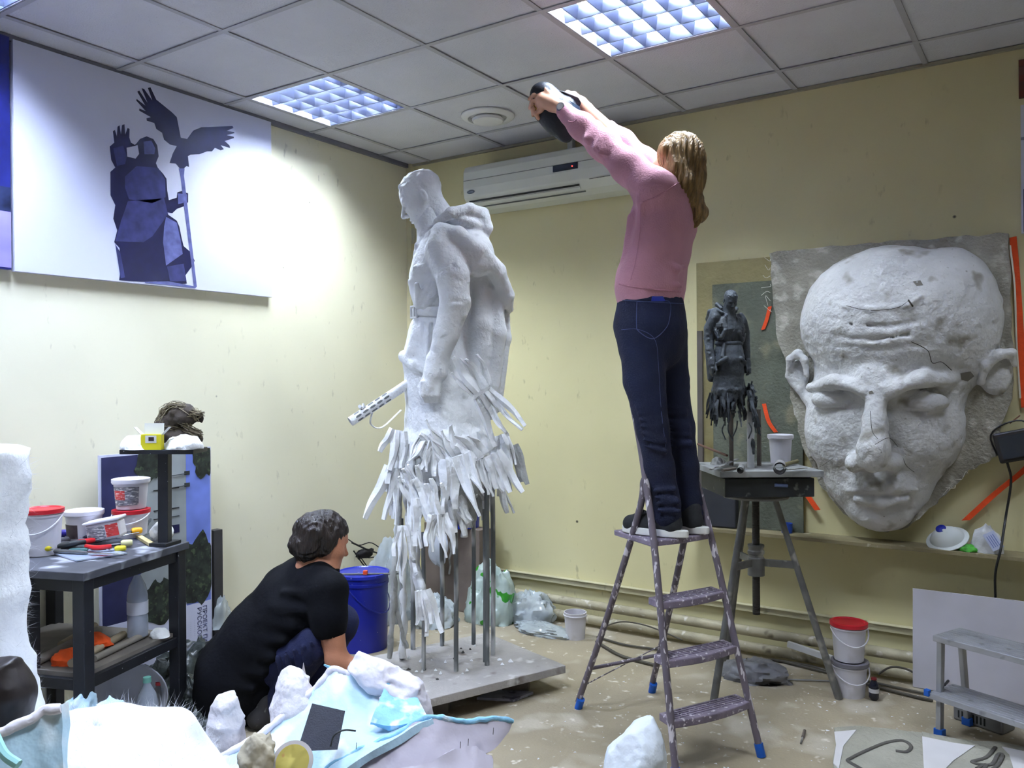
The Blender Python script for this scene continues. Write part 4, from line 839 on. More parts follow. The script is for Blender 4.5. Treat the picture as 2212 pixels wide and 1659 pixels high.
s.ell(FP(1893, 822, -.27), (.10, .06, .07), None, .05)
for a, b_ in ((1800, 872), (1992, 874)): s.ell(FP(a, b_ - 2, -.345), (.125, .10, .060), None, .035, 'sub')
for a, b_ in ((1798, 862), (1998, 870)):
    s.ell(FP(a, b_, -.225), (.098, .055, .050), None, .008); s.ell(FP(a, b_ + 20, -.282), (.09, .04, .006), None, .004, 'sub'); s.chain([FP(a - 36, b_ + 26, -.20), FP(a, b_ + 34, -.225), FP(a + 36, b_ + 26, -.20)], [.014, .018, .014], .02)
    s.chain([FP(a - 38, b_ - 10, -.225), FP(a, b_ - 22, -.25), FP(a + 38, b_ - 8, -.225)], [.012, .014, .012], .008)
s.chain([FP(1893, 850, -.30), FP(1889, 915, -.345), FP(1887, 968, -.385), FP(1886, 990, -.385)], [.040, .052, .066, .066], .03)
for a in (1850, 1926): s.ell(FP(a, 1000, -.315), (.050, .068, .046), None, .035); s.ell(FP(a + (9 if a < 1888 else -9), 1018, -.335), (.022, .03, .012), None, .008, 'sub')
for sg in (-1, 1): s.chain([FP(1888 + sg * 50, 1006, -.305), FP(1888 + sg * 84, 1050, -.26), FP(1890 + sg * 92, 1082, -.235)], [.010, .016, .010], .02, 'sub')
s.ell(FP(1905, 1046, -.23), (.13, .07, .055), None, .04)
s.chain([FP(1832, 1060, -.245), FP(1872, 1053, -.288), FP(1902, 1058, -.292), FP(1932, 1053, -.286), FP(1980, 1058, -.235)], [.010, .020, .018, .020, .010], .008)
s.chain([FP(1850, 1078, -.255), FP(1904, 1087, -.282), FP(1958, 1076, -.25)], [.018, .027, .018], .010)
s.chain([FP(1826, 1064, -.26), FP(1872, 1064, -.305), FP(1904, 1068, -.31), FP(1936, 1064, -.303), FP(1986, 1062, -.25)], [.005, .006, .006, .006, .005], .004, 'sub')
s.chain([FP(1870, 1104, -.265), FP(1905, 1108, -.275), FP(1945, 1103, -.262)], [.012, .014, .012], .02, 'sub')
s.chain([FP(1702, 812, -.10), FP(1708, 776, -.115), FP(1724, 764, -.12), FP(1738, 778, -.13), FP(1742, 810, -.13)], [.014, .020, .021, .018, .012], .01); s.chain([FP(1710, 820, -.09), FP(1728, 840, -.1), FP(1748, 870, -.1)], [.016, .02, .02], .02)
s.chain([FP(2118, 826, -.12), FP(2130, 790, -.13), FP(2158, 766, -.12), FP(2184, 762, -.10), FP(2192, 790, -.09)], [.014, .022, .024, .020, .012], .012); s.ell(FP(2150, 806, -.06), (.07, .04, .10), None, .03); s.ell(FP(1726, 804, -.06), (.05, .04, .09), None, .03)
for b_, a0, a1 in ((700, 1840, 1990), (728, 1800, 1960), (748, 1780, 2020)): s.chain([FP(a0, b_, -.30), FP((a0 + a1) / 2, b_ + 6, -.325), FP(a1, b_ - 6, -.30)], [.006, .010, .006], .02, 'sub')
for a0, a1 in ((1876, 1872), (1906, 1912)): s.cone(FP(a0, 828, -.335), FP(a1, 800, -.33), .008, .004, .015, 'sub')
s.chain([FP(1820, 660, -.285), FP(1880, 668, -.31), FP(1960, 660, -.30), FP(1990, 640, -.28)], [.010, .014, .012, .006], .010)
idx = np.argwhere(np.abs(s.D) < .04); P = s.lo + idx * s.h
s.D[tuple(idx.T)] += (.0035 * fbm(P, 26, 2., 3) + .005 * noise3(P, 9, 4.) * (P[:, 2] > 1.55)).astype(np.float32)
s.box(V(3, .0, 1.3), (2, .10, 3), None, .001, .001, 'sub')
fo = s.make('face', mFace, fa); bv = bvh_of(fo); mCrk = mat('crack', (58, 54, 50), .95)
for pts, r in (([(1968, 738), (1990, 748), (2006, 760), (2014, 784), (2034, 782), (2056, 800)], .0018), ([(1828, 660), (1860, 668), (1900, 670), (1940, 664), (1962, 650)], .0014), ([(1962, 648), (1972, 662)], .004), ([(1880, 888), (1884, 930), (1896, 948)], .0016), ([(1890, 960), (1920, 946), (1940, 965)], .0014), ([(1950, 988), (1958, 1006), (1975, 1020)], .0014), ([(1700, 1010), (1760, 1012), (1800, 990)], .0012)):
    line_on(bv, pts, -.0006, 24, r, 'crack', mCrk, fo)
for pts in ([(2074, 806), (2096, 802), (2104, 812), (2090, 824), (2076, 820)], [(1972, 608), (1988, 606), (1994, 616), (1980, 618)], [(1876, 846), (1884, 844), (1888, 850), (1878, 852)]):
    q = [on(bv, *x, .0015) for x in pts]; q = [x for x in q if x is not None]
    if len(q) > 3: B().prism(q, V(0, .006, 0)).make('chip', mat('chip shade', (112, 108, 100), .95), fo)
# stray fibres at the slab edge
for i in range(12):
    a, b_ = (1664, 560 + i * 18) if i < 7 else (2050 + (i - 7) * 14, 1060 - (i - 7) * 12); q = PY(a, b_, -.08); B().tube(spl([q, q + V(random.uniform(-.03, .01), -.01, random.uniform(-.02, .03)), q + V(random.uniform(-.05, .01), -.02, random.uniform(-.03, .02))], 6), .0012, 4).make('fibre', mat('pale fibre', (214, 210, 200), .8), fa)
# ================================================================== boards, straps and lamp on that wall
gb_ = thing('plaster_board', PY(1620, 900, -.02), 'grey-green stained board standing behind the modelling stand', 'board')
z0, z1 = .636, 2.055
B().box(((2.055 + 2.62) / 2, -.011, (z0 + z1) / 2), (.565, .018, z1 - z0)).make('panel', mat('ochre stained panel', (150, 140, 100), .9, var=.2, vs=4, bump=.4, splat=(118, 104, 62), splat_s=4, splat_t=.56), gb_)
B().box(((2.15 + 2.62) / 2, -.028, (z0 + 1.93) / 2), (.47, .016, 1.93 - z0)).make('inner_panel', mat('green-grey panel', (92, 96, 84), .95, var=.3, vs=5, bump=.5, bs=60, splat=(128, 124, 104), splat_s=7, splat_t=.58), gb_)
B().bar(PY(1512, 715, -.05), PY(1512, 715, -.05) * V(1, 1, 0) + V(0, 0, z0), .028, .02, (0, 1, 0)).make('batten', mat('grey batten', (88, 82, 76), .8, var=.2), label='upright dark grey batten leaning at the board edge', cat='batten')
mOr = mat('orange webbing', (232, 78, 26), .7, var=.1, vs=20, bump=.2, bs=120)
def strap(pts, w, label, y=-.05):
    q = spl([PY(a, b_, y) for a, b_ in pts], 12); G = np.stack([q + V(w, 0, w * .15), q - V(w, 0, w * .15)], 1); return B().grid(G, .004).make('orange_strap', mOr, label=label, cat='strap', group='orange straps round the relief')
strap([(2188, 512), (2196, 600), (2204, 720), (2214, 880)], .014, 'orange strap running down beside the right edge of the face relief', -.02)
strap([(2240, 985), (2212, 1016), (2150, 1066), (2086, 1124)], .018, 'orange strap slanting down to the respirator on the ledge', -.03)
strap([(1663, 662), (1656, 690), (1648, 712)], .010, 'short orange strap end showing at the dark figure\'s shoulder', -.045)
strap([(1650, 872), (1660, 910), (1676, 934)], .010, 'orange strap piece showing between dark figure and white bucket', -.045)
strap([(1722, 1030), (1740, 1064), (1766, 1102)], .014, 'orange strap piece slanting below the stand top with metal end', -.04)
B().tube(spl([PY(2182, 530, -.09), PY(2192, 620, -.09), PY(2196, 740, -.08), PY(2204, 860, -.07)], 16), .004, 6).make('thin_rope', mat('white cord', (206, 200, 186), .8), smooth=True, label='thin white cord hanging beside the long orange strap', cat='cord')
# flood lamp hung by its bracket and its cable
fl2 = thing('flood_lamp', PY(2190, 1000, -.08), 'dark square floodlight hanging by a wire bracket beside the relief', 'lamp')
mLampB = mat('dark lamp body', (46, 44, 44), .5, metal=.3, var=.2)
lc = PY(2196, 962, -.09); RL = frame(nrm(V(1, -.15, .25)), (0, 0, 1))
B().box(lc, (.155, .06, .135), RL).make('housing', mLampB, fl2, bev=.008)
B().box(lc + V(0, -.033, 0), (.125, .008, .10), RL).make('lens', mat('lamp glass', (40, 44, 52), .08, spec=.8), fl2)
B().tube(spl([lc + RL @ V(-.085, 0, -.03), lc + RL @ V(-.09, 0, .06), lc + RL @ V(-.03, 0, .10), lc + RL @ V(.05, 0, .10), lc + RL @ V(.09, 0, .04)], 16), .004, 6).make('bracket', mLampB, fl2, smooth=True)
B().tube([lc + RL @ V(.0, 0, .10), PY(2203, 898, -.02)], .003, 6).make('hook', mat('rusty hook', (110, 70, 54), .6), fl2)
B().tube(spl([PY(2176, 1000, -.10), PY(2184, 1040, -.06), PY(2172, 1120, -.05), PY(2162, 1185, -.165), PY(2150, 1240, -.17), PY(2148, 1320, -.12), PY(2122, 1380, -.10), PY(2096, 1425, -.1), PY(2062, 1456, -.09), PZ(2040, 1480, .06)], 46), .0055, 8).make('lamp_cable', mat('black rubber cable', (26, 26, 28), .5), smooth=True, label='black cable drooping from the floodlight down behind the step stool', cat='cable')
# ================================================================== air conditioner
mAC = mat('aged white plastic', (214, 216, 208), .45, var=.04, vs=3)
ac = thing('air_conditioner', V(1.14, 0, 2.48), 'white split air conditioner high on the wall under the ceiling', 'air conditioner')
pr2 = [(-.004, 2.768), (-.15, 2.768), (-.185, 2.755), (-.20, 2.72), (-.204, 2.62), (-.196, 2.565), (-.155, 2.518), (-.10, 2.494), (-.004, 2.484)]
B().prism([(.605, y, z) for y, z in pr2], (1.10, 0, 0)).make('body', mAC, ac, bev=.006)
mGap = mat('dark gap', (30, 32, 32), .8)
B().box((1.13, -.2035, 2.668), (1.04, .003, .0035)).make('panel_seam', mat('seam grey', (120, 122, 118), .7), ac)
B().box((1.03, -.1815, 2.5405), (.78, .004, .010), frame((1, 0, 0), (0, -.66, .75))).make('air_slot', mGap, ac); B().box((1.04, -.142, 2.509), (.80, .004, .008), frame((1, 0, 0), (0, -.4, .9))).make('air_slot', mat('slot grey', (88, 90, 86), .8), ac)
B().box((1.03, -.168, 2.5255), (.78, .004, .014), frame((1, 0, 0), (0, -.6, .8))).make('flap', mAC, ac)
dq = PY(1221, 361, -.205); dsp = B().box(dq, (.165, .005, .038)).make('display', mat('display black', (24, 28, 40), .15), ac, bev=.001)
B().lathe([(0, .003), (.004, .003), (.004, 0)], PY(1236, 359, -.2078), axis_frame((0, -1, 0)), 10).make('indicator', mat('red led', (255, 70, 60), .4, emit=3), dsp)
lg = PY(1017, 414.5, -.2046); B().lathe([(0, .002), (.028, .002), (.030, 0)], lg, np.array([[1, 0, 0], [0, 0, -1], [0, 1, 0.]]) @ np.diag([1, .42, 1]), 26).make('badge', mat('badge dark', (52, 62, 66), .4), ac)
def text(s_, size, org, xd, yd, m, name, parent, ext=.0006, align='CENTER'):
    cu = bpy.data.curves.new(name, 'FONT'); cu.body = s_; cu.size = size; cu.align_x = align; cu.align_y = 'CENTER'; cu.extrude = ext; cu.resolution_u = 3
    o = bpy.data.objects.new(name, cu); COL.objects.link(o); bpy.context.view_layer.update()
    me = bpy.data.meshes.new_from_object(o.evaluated_get(bpy.context.evaluated_depsgraph_get())); bpy.data.objects.remove(o); bpy.data.curves.remove(cu)
    xd, yd = nrm(xd), nrm(yd); zd = np.cross(xd, yd); M_ = Matrix(((xd[0], yd[0], zd[0], org[0]), (xd[1], yd[1], zd[1], org[1]), (xd[2], yd[2], zd[2], org[2]), (0, 0, 0, 1)))
    me.transform(M_); off = base_of(parent); me.transform(Matrix.Translation((-off).tolist())); me.materials.clear(); me.materials.append(m)
    o = bpy.data.objects.new(name, me); COL.objects.link(o); o.parent = parent; return o
text('Carrier', .014, lg + V(0, -.0025, 0), (1, 0, 0), (0, 0, 1), mat('badge letters', (150, 160, 162), .4), 'badge_lettering', ac)
B().box((1.56, -.2, 2.56), (.13, .004, .002)).make('hatch_line', mGap, ac)
B().tube(spl([(1.70, -.12, 2.62), (1.725, -.13, 2.58), (1.72, -.13, 2.53), (1.70, -.12, 2.52)], 10), .005, 6).make('side_hose', mGap, ac, smooth=True)
cx = PY(1236, 310, -.02)[0]; B().box((cx, -.03, (2.768 + H - .02) / 2), (.035, .04, H - .02 - 2.768)).make('pipe_cover', mAC, label='short white pipe cover between air conditioner and ceiling', cat='pipe cover', bev=.003)
# socket box near the corner on the left wall
b = PX(895, 512, .0); 
sk = thing('wall_box', V(.0, -.09, 2.05), 'pale junction box on the left wall behind the statue neck', 'box')
sy = PX(894, 512, .02); B().box((.022, sy[1] - .0, sy[2]), (.04, .10, .11)).make('case', mat('box cream', (206, 204, 188), .5), sk, bev=.004); B().box((.043, sy[1], sy[2]), (.004, .08, .09)).make('cover', mat('box cream', (206, 204, 188), .5), sk, bev=.002)
# ================================================================== pictures
def flat(px_, x, name, m, parent, th=.0006, kind=None): return B().prism([PX(a, b_, x) for a, b_ in px_], (th, 0, 0)).make(name, m, parent)
mPoster = mat('glossy poster white', (214, 216, 238), .28, var=.015, vs=2)
po = thing('poster_board', V(.0, -1.9, 1.9), 'large white photo board of a bearded statue with an eagle staff', 'poster')
B().box((.016, (-2.598 - 1.222) / 2, (1.90 + 2.882) / 2), (.030, 1.376, .982)).make('board', mPoster, po, bev=.001)
Z = lambda pts: [(a / 2.3703, b_ / 2.3703) for a, b_ in pts]
mInk = mat('print ink dark', (26, 26, 62), .3, var=.2, vs=14); mInk2 = mat('print ink mid', (56, 58, 104), .3, var=.35, vs=18); mInk3 = mat('print ink pale', (96, 100, 152), .3, var=.3, vs=24)
man = [(578, 672), (588, 665), (598, 700), (602, 648), (612, 642), (619, 690), (625, 640), (637, 636), (641, 690), (653, 655), (663, 660), (662, 705), (670, 730), (690, 742), (698, 735), (716, 712), (750, 698), (785, 712), (805, 745), (812, 800), (798, 835), (808, 860), (835, 890), (852, 915), (856, 975), (864, 1025), (905, 1012), (908, 985), (930, 978), (963, 990), (963, 1035), (945, 1055), (905, 1070), (882, 1092), (858, 1088), (862, 1100), (905, 1130), (918, 1160), (930, 1220), (940, 1260), (975, 1290), (997, 1335), (978, 1370), (948, 1412), (957, 1452), (905, 1457), (850, 1447), (800, 1441), (740, 1443), (610, 1435), (618, 1380), (612, 1270), (585, 1240), (600, 1180), (580, 1120), (590, 1050), (566, 1000), (565, 880), (590, 858), (570, 820), (562, 750), (585, 730)]
fg_ = flat(Z(man), .0316, 'printed_figure', mInk, po)
for pts, m in (([(640, 905), (700, 850), (810, 860), (845, 920), (848, 1010), (780, 1040), (660, 1020), (640, 960)], mInk2), ([(655, 1030), (840, 1015), (860, 1095), (830, 1140), (780, 1210), (735, 1240), (590, 1235), (620, 1130)], mInk2), ([(850, 1110), (905, 1140), (925, 1230), (935, 1300), (850, 1360), (835, 1240), (840, 1160)], mInk3), ([(855, 1365), (940, 1350), (955, 1440), (870, 1440)], mInk2),
               ([(735, 725), (775, 720), (795, 760), (790, 790), (740, 790)], mInk3), ([(580, 760), (630, 745), (650, 800), (640, 840), (600, 850)], mInk2), ([(910, 990), (958, 995), (955, 1035), (912, 1045)], mInk3), ([(590, 1250), (615, 1290), (640, 1420), (618, 1425)], mInk2)):
    flat(Z(pts), .0323, 'printed_shade', m, fg_)
flat(Z([(648, 756), (690, 748), (704, 742), (712, 788), (694, 812), (652, 802)]), .0326, 'printed_gap', mPoster, po)
eg = flat(Z([(925, 705), (905, 600), (880, 575), (800, 510), (770, 447), (757, 450), (780, 515), (737, 455), (725, 452), (756, 528), (712, 463), (703, 470), (745, 542), (700, 507), (697, 514), (747, 570), (714, 556), (712, 566), (772, 600), (750, 606), (752, 618), (790, 630), (800, 660), (830, 680), (840, 715), (870, 740), (905, 748), (885, 785), (868, 835), (900, 838), (920, 862), (942, 862), (955, 850), (968, 855), (962, 800), (975, 792), (1020, 790), (1060, 775), (1085, 775), (1100, 757), (1130, 770), (1146, 764), (1130, 744), (1178, 758), (1175, 745), (1150, 722), (1198, 707), (1196, 700), (1160, 692), (1200, 682), (1198, 676), (1160, 670), (1195, 655), (1190, 645), (1030, 652), (990, 668), (958, 712), (940, 708)]), .0316, 'printed_eagle', mInk, po)
flat(Z([(915, 862), (945, 862), (942, 900), (1008, 1470), (994, 1472), (924, 905)]), .0318, 'printed_staff', mInk3, po)
flat(Z([(740, 1444), (860, 1440), (1005, 1468), (1000, 1476), (850, 1458), (745, 1450)]), .0320, 'printed_rocks', mInk3, po)
p2 = thing('photo_board', V(0, -3.0, 1.9), 'dark blue photo board cut off at the left beside the white poster', 'poster')
B().box((.016, (-3.9 - 2.612) / 2, (1.905 + 2.886) / 2), (.030, 1.288, .981)).make('board', mat('night photo', (34, 40, 110), .3, var=.7, vs=3, detail=4), p2, bev=.001)
B().box((.0318, (-3.9 - 2.612) / 2, 2.03), (.001, 1.286, .235)).make('printed_ground', mat('lilac ground', (150, 142, 206), .3, var=.2, vs=7), p2)
B().box((.0322, (-3.9 - 2.612) / 2, 2.20), (.001, 1.286, .10)).make('printed_street', mat('dark street', (36, 44, 74), .3, var=.8, vs=14), p2)
# leaning site photograph, on its side
lp = thing('site_photo', V(.04, -1.95, 0), 'photo board of a building and sky leaning on its side behind the black bench', 'poster')
xx = .052
B().box((xx - .006, (-2.25 - 1.652) / 2, 1.093 / 2), (.010, .598, 1.093)).make('board', mat('photo paper white', (208, 210, 232), .35, var=.02), lp)
x1 = xx + .0002
def fz(y0, y1, za, zb_, name, m, k=0): return B().box((x1 + .0008 * k, (y0 + y1) / 2, (za + zb_) / 2), (.0012, y1 - y0, zb_ - za)).make(name, m, lp)
fz(-2.24, -1.80, .335, 1.082, 'printed_wall', mat('printed wall', (150, 156, 158), .4, var=.2, vs=6))
fz(-2.24, -2.06, .30, 1.082, 'printed_roof', mat('printed slate', (44, 46, 84), .4, var=.3, vs=8), 1)
fz(-1.80, -1.66, .30, 1.082, 'printed_sky', mat('printed sky', (112, 130, 208), .4, var=.25, vs=6), 1)
mLeaf = mat('printed leaves', (34, 40, 34), .5, var=.8, vs=26, splat=(70, 84, 60), splat_s=40, splat_t=.56)
def blob(yc, zc, ry, rz, seed, m, name, k):
    a = np.linspace(0, 2 * math.pi, 44, endpoint=False); q = np.stack([np.full(44, x1 + .0008 * k), yc + ry * np.cos(a) * (1 + .35 * noise3(np.stack([np.cos(a), np.sin(a), a * 0 + seed], 1), 3.2)), zc + rz * np.sin(a) * (1 + .35 * noise3(np.stack([np.cos(a), np.sin(a), a * 0 + seed + 5], 1), 3.2))], 1)
    q[:, 1] = np.clip(q[:, 1], -2.244, -1.657); q[:, 2] = np.clip(q[:, 2], .01, 1.088); return B().prism(q, (.0008, 0, 0)).make(name, m, lp)
blob(-1.70, 1.02, .06, .09, 1, mLeaf, 'printed_tree', 3); blob(-1.74, .47, .11, .17, 2, mLeaf, 'printed_tree', 3); blob(-2.0, 1.03, .07, .08, 3, mLeaf, 'printed_tree', 3); blob(-1.95, .36, .10, .10, 4, mLeaf, 'printed_tree', 3)
for za, zb_ in ((.68, .72), (.60, .64), (.90, .905), (.80, .806), (.76, .764)): fz(-1.98, -1.84, za, zb_, 'printed_window', mInk if zb_ - za > .02 else mStB, 2)
for zc in (.965, .905): B().tube([(x1 + .004, -1.88, zc), (x1 + .004, -1.80, zc + .004)], .002, 6).make('printed_lamp', mStB, lp); B().box((x1 + .003, -1.795, zc + .006), (.002, .03, .02)).make('printed_lamp', mStB, lp)
fz(-2.24, -1.66, .0, .305, 'printed_margin', mat('photo paper white', (208, 210, 232), .35), 2)
mTxt = mat('print grey blue', (62, 66, 106), .5)
xt = x1 + .0026
text('ПРОЕКТ ПАМЯТ', .034, (xt, -1.700, .285), (0, 0, -1), (0, 1, 0), mTxt, 'printed_title', lp, align='LEFT'); text('РУССКОМУ БА', .034, (xt, -1.732, .282), (0, 0, -1), (0, 1, 0), mTxt, 'printed_title', lp, align='LEFT')
for k, y in enumerate((-1.758, -1.782)): text('СКУЛЬПТОР К' if 0 else '· · · · · · · ·', .02, (xt, y, .22), (0, 0, -1), (0, 1, 0), mat('print grey pale', (150, 154, 180), .5), 'printed_small_line', lp, align='LEFT')
B().box((.03, -1.61, .328), (.045, .052, .656)).make('dark_post', mat('dark stained post', (52, 50, 50), .6, var=.2, splat=(190, 190, 190), splat_s=50, splat_t=.72), label='short dark upright post between the leaning photo and the man', cat='post', bev=.002)
# picture at the right-hand edge of the far wall
rp2 = thing('wall_picture', V(3.9, 0, 2.0), 'white framed picture board at the far right of the yellow wall', 'picture')
B().box((3.572 + .4, -.012, (2.06 + 2.63) / 2), (.8, .022, .57)).make('board', mat('pale print', (206, 208, 222), .4), rp2)
B().box((3.576 + .4, -.0245, 2.16), (.79, .002, .19)).make('printed_band', mat('purple print', (58, 54, 92), .4, var=.3, vs=10), rp2); B().box((3.572 + .4, -.0245, 2.48), (.8, .002, .012)).make('printed_line', mat('print line', (130, 130, 140), .5), rp2)
bk_ = thing('brick_panel', V(3.95, 0, 2.67), 'strip of dark red brick-like panelling above the picture at the edge', 'panel')
B().box((3.565 + .4, -.008, 2.75), (.8, .014, .17)).make('backing', mat('brick joint', (96, 66, 58), .9), bk_)
for r_ in range(5):
    for k in range(7): B().box((3.565 + .055 + k * .115 + (.05 if r_ % 2 else 0), -.018, 2.682 + r_ * .034), (.105, .01, .028)).make('brick', mat('dark brick', (104, 58, 48), .85, var=.2), bk_)
# ================================================================== buckets
mWhP = mat('white pail plastic', (212, 210, 220), .4, var=.06, vs=7, splat=(186, 182, 186), splat_s=9, splat_t=.62)
mRed = mat('red lid plastic', (190, 30, 44), .35, var=.05)
def ring(b, r, z, w, h): return b.lathe([(r, z), (r + w, z), (r + w, z + h), (r, z + h), (r, z)], (0, 0, 0), n=28)
def bucket(c, rb, rtp, h, label, lid=None, group=None, handle=1, axis=(0, 0, 1), open_=False, band=None, m=None, hang=.0, cat='bucket', hdir=None, lidm=None):
    c = np.asarray(c, float); R_ = axis_frame(axis) if tuple(axis) != (0, 0, 1) else np.eye(3); m = m or mWhP
    t = thing('bucket', c, label, cat, group); n = 30
    prof = [(0, .002), (rb, 0), (rb + (rtp - rb) * .86, h * .86), (rtp + .004, h * .865), (rtp + .004, h * .90), (rtp, h * .905), (rtp + .001, h)]
    if open_: prof += [(rtp - .004, h), (rb - .003, .012), (0, .012)]
    B().lathe(prof, c, R_, n).make('body', m, t, smooth=True, ang=35)
    if lid: B().lathe([(rtp + .001, h - .012), (rtp + .007, h - .012), (rtp + .007, h + .004), (rtp - .004, h + .006), (rtp - .010, h + .001), (0, h + .001)], c, R_, n).make('lid', lid, t, smooth=True, ang=35)
    if handle:
        hd = nrm(hdir if hdir is not None else -Ff); side = nrm(np.cross((0, 0, 1), hd)); q = []
        for a in np.linspace(-1, 1, 15): q.append(c + R_ @ ((rtp + .008) * (side * math.sin(a * math.pi / 2) + hd * math.cos(a * math.pi / 2)) + V(0, 0, h * .88 - h * .42 * math.cos(a * math.pi / 2) ** 1.0 * handle)))
        B().tube(q, .003, 6).make('handle', m, t, smooth=True)
    for (a0, a1, z0_, z1_, mm, dr) in (band or []):
        aa = np.linspace(a0, a1, 10); G = np.array([[c + R_ @ V((rb + (rtp - rb) * zz / h + .0012 + dr) * math.cos(x), (rb + (rtp - rb) * zz / h + .0012 + dr) * math.sin(x), zz) for zz in (z0_ * h, z1_ * h)] for x in aa]); B().grid(G, .0006).make('printed_label', mm, t, smooth=True)
    return t
AC_ = math.atan2(-Ff[1], -Ff[0])      # towards the photographer
mL1 = mat('label grey print', (120, 120, 130), .5, var=.4, vs=60, splat=(210, 208, 210), splat_s=45, splat_t=.52, stretch=(1, 1, 3)); mL2 = mat('label red print', (196, 60, 58), .5, var=.2, vs=40, splat=(226, 200, 196), splat_s=50, splat_t=.58, stretch=(1, 1, 4)); mL3 = mat('label dark print', (58, 46, 48), .5, var=.4, vs=40)
bucket(V(*PZ(1243, 1378, 0)[:2], 0), .052, .062, .145, 'small open white bucket on the floor against the yellow wall', open_=True, handle=0)
bq = V(*PZ(1836, 1500, 0)[:2], 0)
bucket(bq, .062, .074, .150, 'white bucket at the bottom of the stack by the pipes', group='stacked white buckets', lid=mat('dull lid', (120, 118, 128), .5))
bucket(bq + V(-.004, .004, .1575), .062, .074, .165, 'white bucket with a red lid on top of another bucket', lid=mRed, group='stacked white buckets')
bb = bucket(V(*PZ(785, 1397, 0)[:2], 0), .128, .135, .40, 'big dark blue metal drum on the floor behind the crouching man', m=mat('blue enamel', (22, 34, 140), .3, var=.12, vs=6, splat=(190, 196, 220), splat_s=60, splat_t=.72), lid=mat('blue enamel lid', (28, 44, 160), .3, splat=(190, 196, 220), splat_s=40, splat_t=.66), handle=.9, hdir=nrm(Rr * .8 - Ff * .4))
dc = V(*PZ(785, 1397, 0)[:2], .407)
B().tube([dc + nrm(Rr) * -.16 - Ff * .08, dc + Rr * .22 - Ff * .06], .005, 8).make('thin_rod', mSteel, label='thin grey rod lying across the blue drum lid', cat='rod', smooth=True)
B().box(dc + Rr * .03 - Ff * .09 + V(0, 0, .012), (.022, .02, .022), rotz(.4)).make('orange_plug', mat('orange plastic', (236, 84, 30), .5), label='tiny orange plug on the blue drum lid', cat='plug', bev=.003)
B().tube(spl([PX(760, 1172, .06), PX(800, 1190, .09), PX(835, 1200, .06), PX(850, 1210, .05)], 14), .006, 6).make('loose_cable', mat('black rubber cable', (26, 26, 28), .5), smooth=True, label='black cable sagging on the wall over the drum, upper one', cat='cable')
B().tube(spl([PX(764, 1190, .05), PX(790, 1225, .06), PX(806, 1218, .08), PX(830, 1222, .05), PX(848, 1236, .05)], 18), .004, 6).make('loose_cable', mat('black rubber cable', (26, 26, 28), .5), smooth=True, label='thin black cable looping lowest above the drum', cat='cable')
for k, (pts, lab) in enumerate((([(752, 1165), (775, 1178), (800, 1172), (822, 1185), (845, 1205)], 'black cable bowing highest over the drum'), ([(770, 1200), (800, 1205), (826, 1195), (838, 1180), (842, 1176)], 'black cable with an upturned end above the drum'), ([(780, 1205), (800, 1235), (802, 1246), (796, 1250)], 'black cable end dangling down to the drum lid'), ([(815, 1225), (832, 1212), (850, 1222)], 'short black cable arch nearest the statue above the drum'))):
    B().tube(spl([PX(a, b_, .035 + .02 * (q_ % 2)) for q_, (a, b_) in enumerate(pts)], 14), .0035, 6).make('loose_cable', mat('black rubber cable', (26, 26, 28), .5), smooth=True, label=lab, cat='cable')
gl = PX(788, 1196, .05)
crumple(gl, .034, 'black_glove', mat('black rag', (34, 32, 36), .8, var=.3), 'black crumpled glove hung on the wall cables above the drum', 'glove', 5, .7, sq=(.5, 1.7, .8), flatb=False, fr=14)
# ================================================================== black bench and what stands on it
mBn = mat('black bench paint', (24, 26, 32), .5, var=.3, vs=9, splat=(214, 216, 220), splat_s=70, splat_t=.735)
A_ = V(.79, -2.74, 0); u_ = nrm(V(-.33, .944, 0)); v_ = nrm(V(-.944, -.33, 0)); LU, LV, ZB2 = .53, .62, .75
RB = np.stack([u_, -v_, Uu], 1); bp = lambda a, b_, z=0.: A_ + u_ * a + v_ * b_ + V(0, 0, z)
be = thing('work_bench', bp(LU / 2, LV / 2), 'low black metal work bench with two shelves beside the leaning photo', 'bench')
for a, b_ in ((.0, .0), (LU, .0), (0, LV), (LU, LV), (0, .235)): B().box(bp(a, b_, .36), (.05, .05, .72), RB).make('leg', mBn, be, bev=.003)
for (a0, b0), (a1, b1) in (((0, 0), (LU, 0)), ((0, 0), (0, LV)), ((LU, 0), (LU, LV)), ((0, LV), (LU, LV))):
    for z in (.70, .34): B().bar(bp(a0, b0, z), bp(a1, b1, z), .03, .05 if z > .5 else .04).make('rail', mBn, be, bev=.002)
B().box(bp(LU / 2, LV / 2, .735), (LU + .07, LV + .07, .03), RB).make('top', mat('dusty bench top', (70, 72, 80), .6, var=.3, vs=7, splat=(176, 180, 190), splat_s=8, splat_t=.55), be, bev=.003)
B().box(bp(LU / 2, LV / 2, .368), (LU - .01, LV - .01, .016), RB).make('lower_shelf', mat('dusty shelf', (112, 106, 100), .8, var=.25, vs=7), be)
Q = lambda a, b_, z=.752: PZ(a, b_, z)
bucket(Q(92, 1196), .062, .072, .175, 'white pail with a red rim lid at the fibre roll end of the bench', lid=mRed, handle=.9)
bucket(Q(182, 1170), .062, .072, .13, 'white pail with a dark printed label on the bench', lid=mWhP, band=[(AC_ - 1.2, AC_ + .1, .18, .62, mL3, 0)], handle=0)
bk1 = Q(284, 1158); bucket(bk1, .062, .072, .115, 'white pail with red rim under the other pail on the bench', lid=mRed, handle=.8)
bucket(bk1 + V(0, 0, .124), .060, .072, .125, 'white lidded pail with grey and red label on top of a pail', lid=mWhP, handle=0, band=[(AC_ - .9, AC_ + .9, .15, .78, mL1, 0), (AC_ - .75, AC_ + .05, .34, .66, mL2, .0006)])
